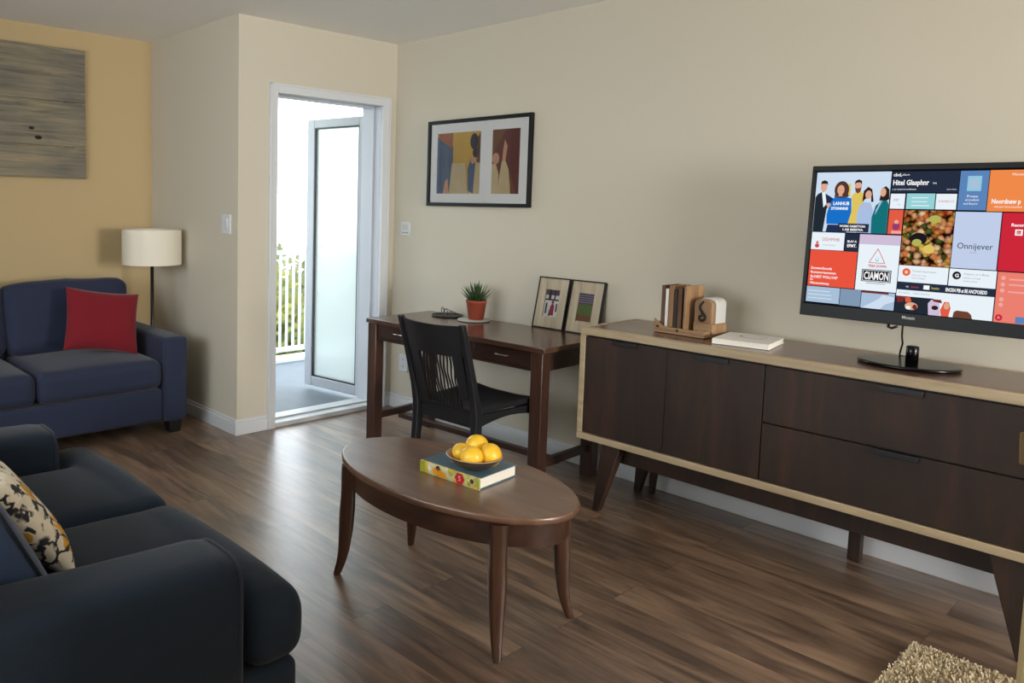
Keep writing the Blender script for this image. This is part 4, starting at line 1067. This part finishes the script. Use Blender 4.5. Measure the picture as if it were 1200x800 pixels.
# header block
tile(.275, .480, .485, .561, 'navy'); txt('cbd,', .279, .544, .016, 'txt', 5, bold=.0004); txt('album', .306, .546, .010, 'txt', 5)
txt('Hitel Glasphnr', .279, .512, .026, 'txt', 5, maxw=.112, bold=.0007); txt('TM', .402, .514, .009, 'txt', 5)
txt('a prompiramedabasta', .279, .494, .008, 'txt', 5, maxw=.075); txt('more tones', .446, .494, .007, 'txt', 5, maxw=.028)
tile(.276, .322, .425, .480, 'white'); txt('M7', .286, .452, .014, 'grey', 5); txt('ab', .300, .438, .010, 'teal', 5)
tile(.327, .414, .425, .481, 'teal')
for k, ww in enumerate((.055, .048, .05)): tile(.343, .343+ww, .436+k*.014, .439+k*.014, 'white', 3)
tile(.417, .478, .425, .480, 'white'); txt('CANECO', .424, .450, .011, 'coral', 5, maxw=.046)
tile(.276, .321, .332, .421, 'coral'); ell(.302, .360, .012, .014, 'plum', 3); tile(.288, .320, .334, .344, 'pink', 3); ell(.302, .376, .007, .008, 'pink', 3)
tile(.325, .477, .222, .420, 'food')
ell(.376, .318, .026, .022, 'ink', 3); ell(.372, .304, .015, .013, 'lime', 4); ell(.410, .282, .018, .016, 'yel', 3)
ell(.42, .39, .018, .014, 'lime', 3)
tile(.482, .563, .424, .560, 'blue'); tile(.504, .544, .490, .542, 'lblue', 3); tile(.510, .538, .497, .535, 'pale', 4)
txt('Prease', .506, .468, .012, 'txt', 5); txt('aroudest', .502, .456, .011, 'txt', 5); txt('and floyers', .498, .443, .010, 'txt', 5, maxw=.040)
tile(.565, .766, .421, .561, 'orange'); txt('Noordnew p', .576, .448, .022, 'txt', 5, maxw=.078, bold=.0006); txt('red pot lotumuswers', .584, .434, .010, 'txt', 5, maxw=.075); txt('Monents', .625, .542, .012, 'txt', 5)
tile(.479, .608, .222, .418, 'omni'); pol([(.50, .418), (.56, .418), (.57, .36), (.55, .36)], 'white', 2) if False else None
txt('Onnijever', .492, .290, .030, 'ink', 5, maxw=.100); txt('ab.me', .530, .276, .008, 'grey', 5); tile(.532, .562, .238, .2385, 'white', 3)
tile(.611, .766, .222, .417, 'red'); txt('Recording', .636, .372, .014, 'txt', 5, bold=.0004); tile(.648, .668, .342, .362, 'txt', 3); tile(.652, .664, .346, .358, 'red', 4); txt('GV', .6525, .348, .009, 'txt', 6)
tile(.324, .475, .160, .220, 'white'); ell(.349, .196, .0125, .014, 'redor', 3); ell(.349, .196, .008, .009, 'orange', 4); ell(.349, .196, .003, .004, 'white', 5); txt('Tonnal Soarrawer', .366, .198, .010, 'grey', 5, maxw=.075); txt('Drat nov solo', .366, .184, .008, 'grey', 5, maxw=.045); txt('enfil a lounger', .366, .174, .008, 'grey', 5, maxw=.042)
tile(.478, .611, .159, .219, 'white'); ell(.500, .196, .0125, .014, 'ink', 3); txt('G', .4945, .190, .017, 'txt', 5, bold=.0005); txt('Inspect is a Bane', .520, .200, .010, 'grey', 5, maxw=.070); txt('pilhera enringe', .520, .187, .008, 'grey', 5, maxw=.048); txt('smalat canone', .520, .176, .008, 'grey', 5, maxw=.040)
tile(.324, .611, .131, .159, 'navy'); txt('tx', .352, .141, .010, 'txt', 5); txt('monar', .366, .141, .010, 'redtxt', 5); tile(.406, .424, .138, .153, 'txt', 3); txt('lunio', .430, .141, .012, 'lime', 5, bold=.0003); txt('ENCKN PIB at BE ANCPOSEDD', .472, .138, .017, 'txt', 5, maxw=.118, bold=.0006)
tile(.324, .611, .049, .131, 'white'); txt('Tour anunore', .330, .118, .009, 'grey', 5, maxw=.035); txt('Hobard pintermes', .376, .118, .009, 'grey', 5, maxw=.050)
tile(.324, .440, .049, .108, 'suit', 3); pol([(.324, .108), (.352, .108), (.348, .088), (.330, .084)], 'meat', 4); pol([(.352, .104), (.368, .106), (.374, .09), (.356, .086)], 'coral', 4); ell(.374, .074, .02, .014, 'skin', 5); ell(.365, .068, .008, .007, 'white', 6); ell(.385, .072, .007, .009, 'meat', 6)
pol([(.428, .049), (.424, .090), (.434, .104), (.456, .106), (.464, .049)], 'lilac', 5); pol([(.436, .106), (.462, .106), (.466, .094), (.440, .098)], 'meat', 6); pol([(.466, .049), (.462, .07), (.472, .10), (.486, .10), (.492, .08), (.488, .049)], 'coral', 5); ell(.480, .086, .008, .012, 'skin', 6); ell(.446, .076, .010, .008, 'hair', 7)
pol([(.500, .049), (.502, .068), (.510, .074), (.542, .073), (.552, .064), (.556, .049)], 'beard', 5)
tile(.614, .766, .046, .218, 'salmon')
for k, zz in enumerate((.198, .176, .156, .126, .108)): ell(.630, zz, .006, .007, 'pink', 3)
for k, zz in enumerate((.192, .174, .150)): tile(.646, .69, zz, zz+.005, 'pink', 3)
ell(.628, .064, .010, .011, 'red', 3); txt('P.', .625, .060, .010, 'txt', 5); tile(.672, .74, .050, .072, 'blue', 3)
tile(.187, .322, .117, .327, 'white'); tile(.187, .322, .290, .327, 'lilac', 2)
tri = [(.226, .222), (.252, .275), (.278, .222)]
for k in range(3):
    (ax, az), (bx2, bz2) = tri[k], tri[(k+1) % 3]; d = Vector((bx2-ax, bz2-az)).normalized(); n_ = Vector((-d.y, d.x))*.0011
    pol([(ax+n_.x, az+n_.y), (bx2+n_.x, bz2+n_.y), (bx2-n_.x, bz2-n_.y), (ax-n_.x, az-n_.y)], 'redtxt', 4)
ell(.252, .236, .006, .009, 'teal', 4); ell(.252, .238, .004, .006, 'white', 5)
txt('TREA DOWN', .224, .206, .013, 'redtxt', 5, maxw=.060, bold=.0004)
tile(.205, .302, .151, .197, 'ink', 3); tile(.208, .299, .1535, .1945, 'white', 4); tile(.210, .297, .1555, .1925, 'ink', 5); txt('CIAMON', .213, .160, .040, 'txt', 8, maxw=.081, bold=.001)
tile(.222, .286, .144, .1465, 'grey', 3)
tile(.018, .135, .261, .329, 'white'); ell(.040, .276, .008, .008, 'redtxt', 3); pol([(.034, .285), (.040, .297), (.046, .285)], 'redtxt', 3); txt('202HMHB', .056, .296, .018, 'redtxt', 5, maxw=.062); txt('comunisteer', .058, .278, .008, 'grey', 5, maxw=.048)
tile(.137, .184, .261, .327, 'navy'); txt('BLAY A', .146, .294, .011, 'txt', 5, maxw=.032, bold=.0004); txt('EPMT.', .146, .276, .016, 'txt', 5, maxw=.032, bold=.0005)
tile(.018, .184, .119, .259, 'redor')
for (t_, z_, w2, s2) in (('Somewchnonls', .184, .075, .014), ('Rommorrannsman', .168, .090, .013), ('SLOEST POLLYAP', .150, .098, .014), ('Na', .140, .010, .009), ('Wttconominncap', .126, .070, .012)): txt(t_, .026, z_, s2, 'txt', 5, maxw=w2, bold=.0003)
tile(.017, .136, .055, .116, 'pale'); tile(.024, .10, .098, .100, 'white', 3); tile(.024, .108, .084, .086, 'white', 3); tile(.024, .11, .070, .072, 'white', 3)
tile(.138, .209, .053, .116, 'pale2'); tile(.211, .320, .051, .114, 'pale')
pol([(.215, .051), (.27, .09), (.28, .105), (.32, .10), (.32, .085), (.29, .07), (.275, .051)], 'sky', 3); tile(.211, .30, .108, .114, 'meat', 2)
s.build('screen', mats, tv)
MB().tube([(.300, .045, .02), (.303, .02, -.012), (.318, .01, -.014), (.335, .01, -.005)], .0045, 8).build('cable_stub', M['black'], tv)

sb = thing('tv_stand_base', 'glossy black oval stand base with short neck on the console', 'tv stand', (3.098, -.262, ZT), R(2))
def ovl(a, b_, z, n=48): return [(a*math.cos(2*PI*k/n), b_*math.sin(2*PI*k/n), z) for k in range(n)]
MB().loft([ovl(.155, .123, .001), ovl(.160, .128, .004), ovl(.160, .128, .010), ovl(.155, .123, .013)], 0, True).build('base_plate', M['gloss_black'], sb)
MB().lathe([(.020, .012), (.020, .070), (.017, .073), (.001, .073)], (.010, .0, 0), 24).build('neck', M['gloss_black'], sb)
pc = MB().tube([(3.052, -.19, .972), (3.045, -.165, .93), (3.044, -.145, .90), (3.034, -.125, .872), (3.028, -.115, .850), (3.035, -.09, .843), (3.06, -.04, .843)], .0032, 8).build('power_cord', M['black'])
tag(pc, 'black cord hanging from the television down to the console top', 'cord')

# ------------------------------------------------------------------ shag rug
rg = MB(); rx0, rx1, ry0, ry1 = 3.29, 4.6, -2.0, -.687
rg.box(rx0+.01, rx1-.01, ry0+.01, ry1-.01, .001, .012)
rnd = random.Random(11)
for _ in range(30000):
    x = rx0+(rx1-rx0)*rnd.random()**1.35; y = ry1-(ry1-ry0)*rnd.random()**1.5
    a = rnd.uniform(0, 2*PI); h_ = rnd.uniform(.014, .026); ln = rnd.uniform(.004, .014); w_ = .0028
    dx, dy = math.cos(a), math.sin(a); px, py = -dy*w_, dx*w_
    rg.add([(x-px, y-py, .010), (x+px, y+py, .010), (x+dx*ln+px*.7, y+dy*ln+py*.7, .010+h_), (x+dx*ln-px*.7, y+dy*ln-py*.7, .010+h_)], [(0, 1, 2, 3)], 0)
o = rg.build('shag_rug', M['rug'])
tag(o, 'cream shaggy rug at the foot of the console', 'rug')

# edge of the hallway door standing ajar beside the camera
d2_ = bpy.data.objects.new('door_2', None); C.objects.link(d2_); d2_['kind'] = 'structure'; d2_['label'] = 'pale hallway door edge at the right side of the view'
d2x, d2y = 3.8655, -2.80
d2_.location = (d2x, d2y, .01); d2_.rotation_euler = (0, 0, math.atan2(.18, .75))
lf_ = MB().box(0, .76, -.02, .02, 0, 2.03)
for (z0_, z1_) in ((.12, .95), (1.1, 1.9)):
    lf_.box(.12, .64, -.024, .024, z0_, z0_+.02); lf_.box(.12, .64, -.024, .024, z1_-.02, z1_); lf_.box(.12, .14, -.024, .024, z0_, z1_); lf_.box(.62, .64, -.024, .024, z0_, z1_)
lf_.build('door_leaf', M['pole_wood'], d2_, bevel=.002)
MB().box(-.0015, .0, -.012, .012, 1.15, 1.25).build('latch_plate', M['metal'], d2_)
MB().hexa([(-.013, -.008, 1.183), (0, -.008, 1.183), (0, .008, 1.183), (-.004, .008, 1.183)], [(-.014, -.008, 1.208), (0, -.008, 1.208), (0, .008, 1.208), (-.004, .008, 1.208)]).build('latch_bolt', plain('aged_brass', (98, 78, 48), .6, .2), d2_, bevel=.001)
h_ = MB().lathe([(.024, 0), (.024, .006)], (0, 0, 0), 20); h_.T = Matrix.Identity(4)
hm = MB(); hm.T = Matrix.Translation((.065, -.024, 1.195)) @ Matrix.Rotation(PI/2, 4, 'X'); hm.lathe([(.024, 0), (.024, .006), (.009, .008), (.009, .045)], seg=20); hm.T = Matrix.Identity(4); hm.tube([(.065, -.066, 1.195), (.17, -.066, 1.195)], .009)
hm.build('door_handle', M['metal'], d2_)

# ------------------------------------------------------------------ light
wd = bpy.data.worlds.new('sky'); bpy.context.scene.world = wd; wd.use_nodes = True
bg = wd.node_tree.nodes['Background']; bg.inputs['Color'].default_value = (.86, .94, 1.0, 1); bg.inputs['Strength'].default_value = 6.2
def area(name, loc, rot, sx, sy, power, col):
    l = bpy.data.lights.new(name, 'AREA'); l.shape = 'RECTANGLE'; l.size = sx; l.size_y = sy; l.energy = power; l.color = col
    o = bpy.data.objects.new(name, l); C.objects.link(o); o.location = loc; o.rotation_euler = rot
    return o
area('daylight_end_window', (XE+.16, (ey0+ey1)/2, 1.475), (0, R(90), 0), 1.3, 1.3, 265, (1.0, .955, .90))
area('rear_fill_light', ((bx0+bx1)/2, YB-.16, 1.5), (R(90), 0, 0), bx1-bx0-.05, 1.25, 26, (1.0, .975, .94))  # added fill from behind the camera for the right and return walls

# ------------------------------------------------------------------ camera
cam = bpy.data.cameras.new('camera'); co_ = bpy.data.objects.new('camera', cam); C.objects.link(co_)
co_.location = (3.9802, -3.5664, 1.38); co_.rotation_euler = (1.4837, -.0205, .8691)
cam.sensor_fit = 'HORIZONTAL'; cam.sensor_width = 36; cam.lens = 921.4659/1200*36
cam.shift_x = (600-435.2599)/1200; cam.shift_y = (319.725-400)/1200
cam.clip_start = .02; cam.clip_end = 200
sc = bpy.context.scene; sc.camera = co_
vs_ = sc.view_settings; vs_.view_transform = 'Standard'; vs_.look = 'None'; vs_.gamma = 1; vs_.exposure = 0; vs_.use_curve_mapping = False
sc.cycles.use_denoising = True; sc.cycles.max_bounces = 10; sc.cycles.diffuse_bounces = 6; sc.cycles.sample_clamp_indirect = 6
sc.cycles.caustics_reflective = False; sc.cycles.caustics_refractive = False
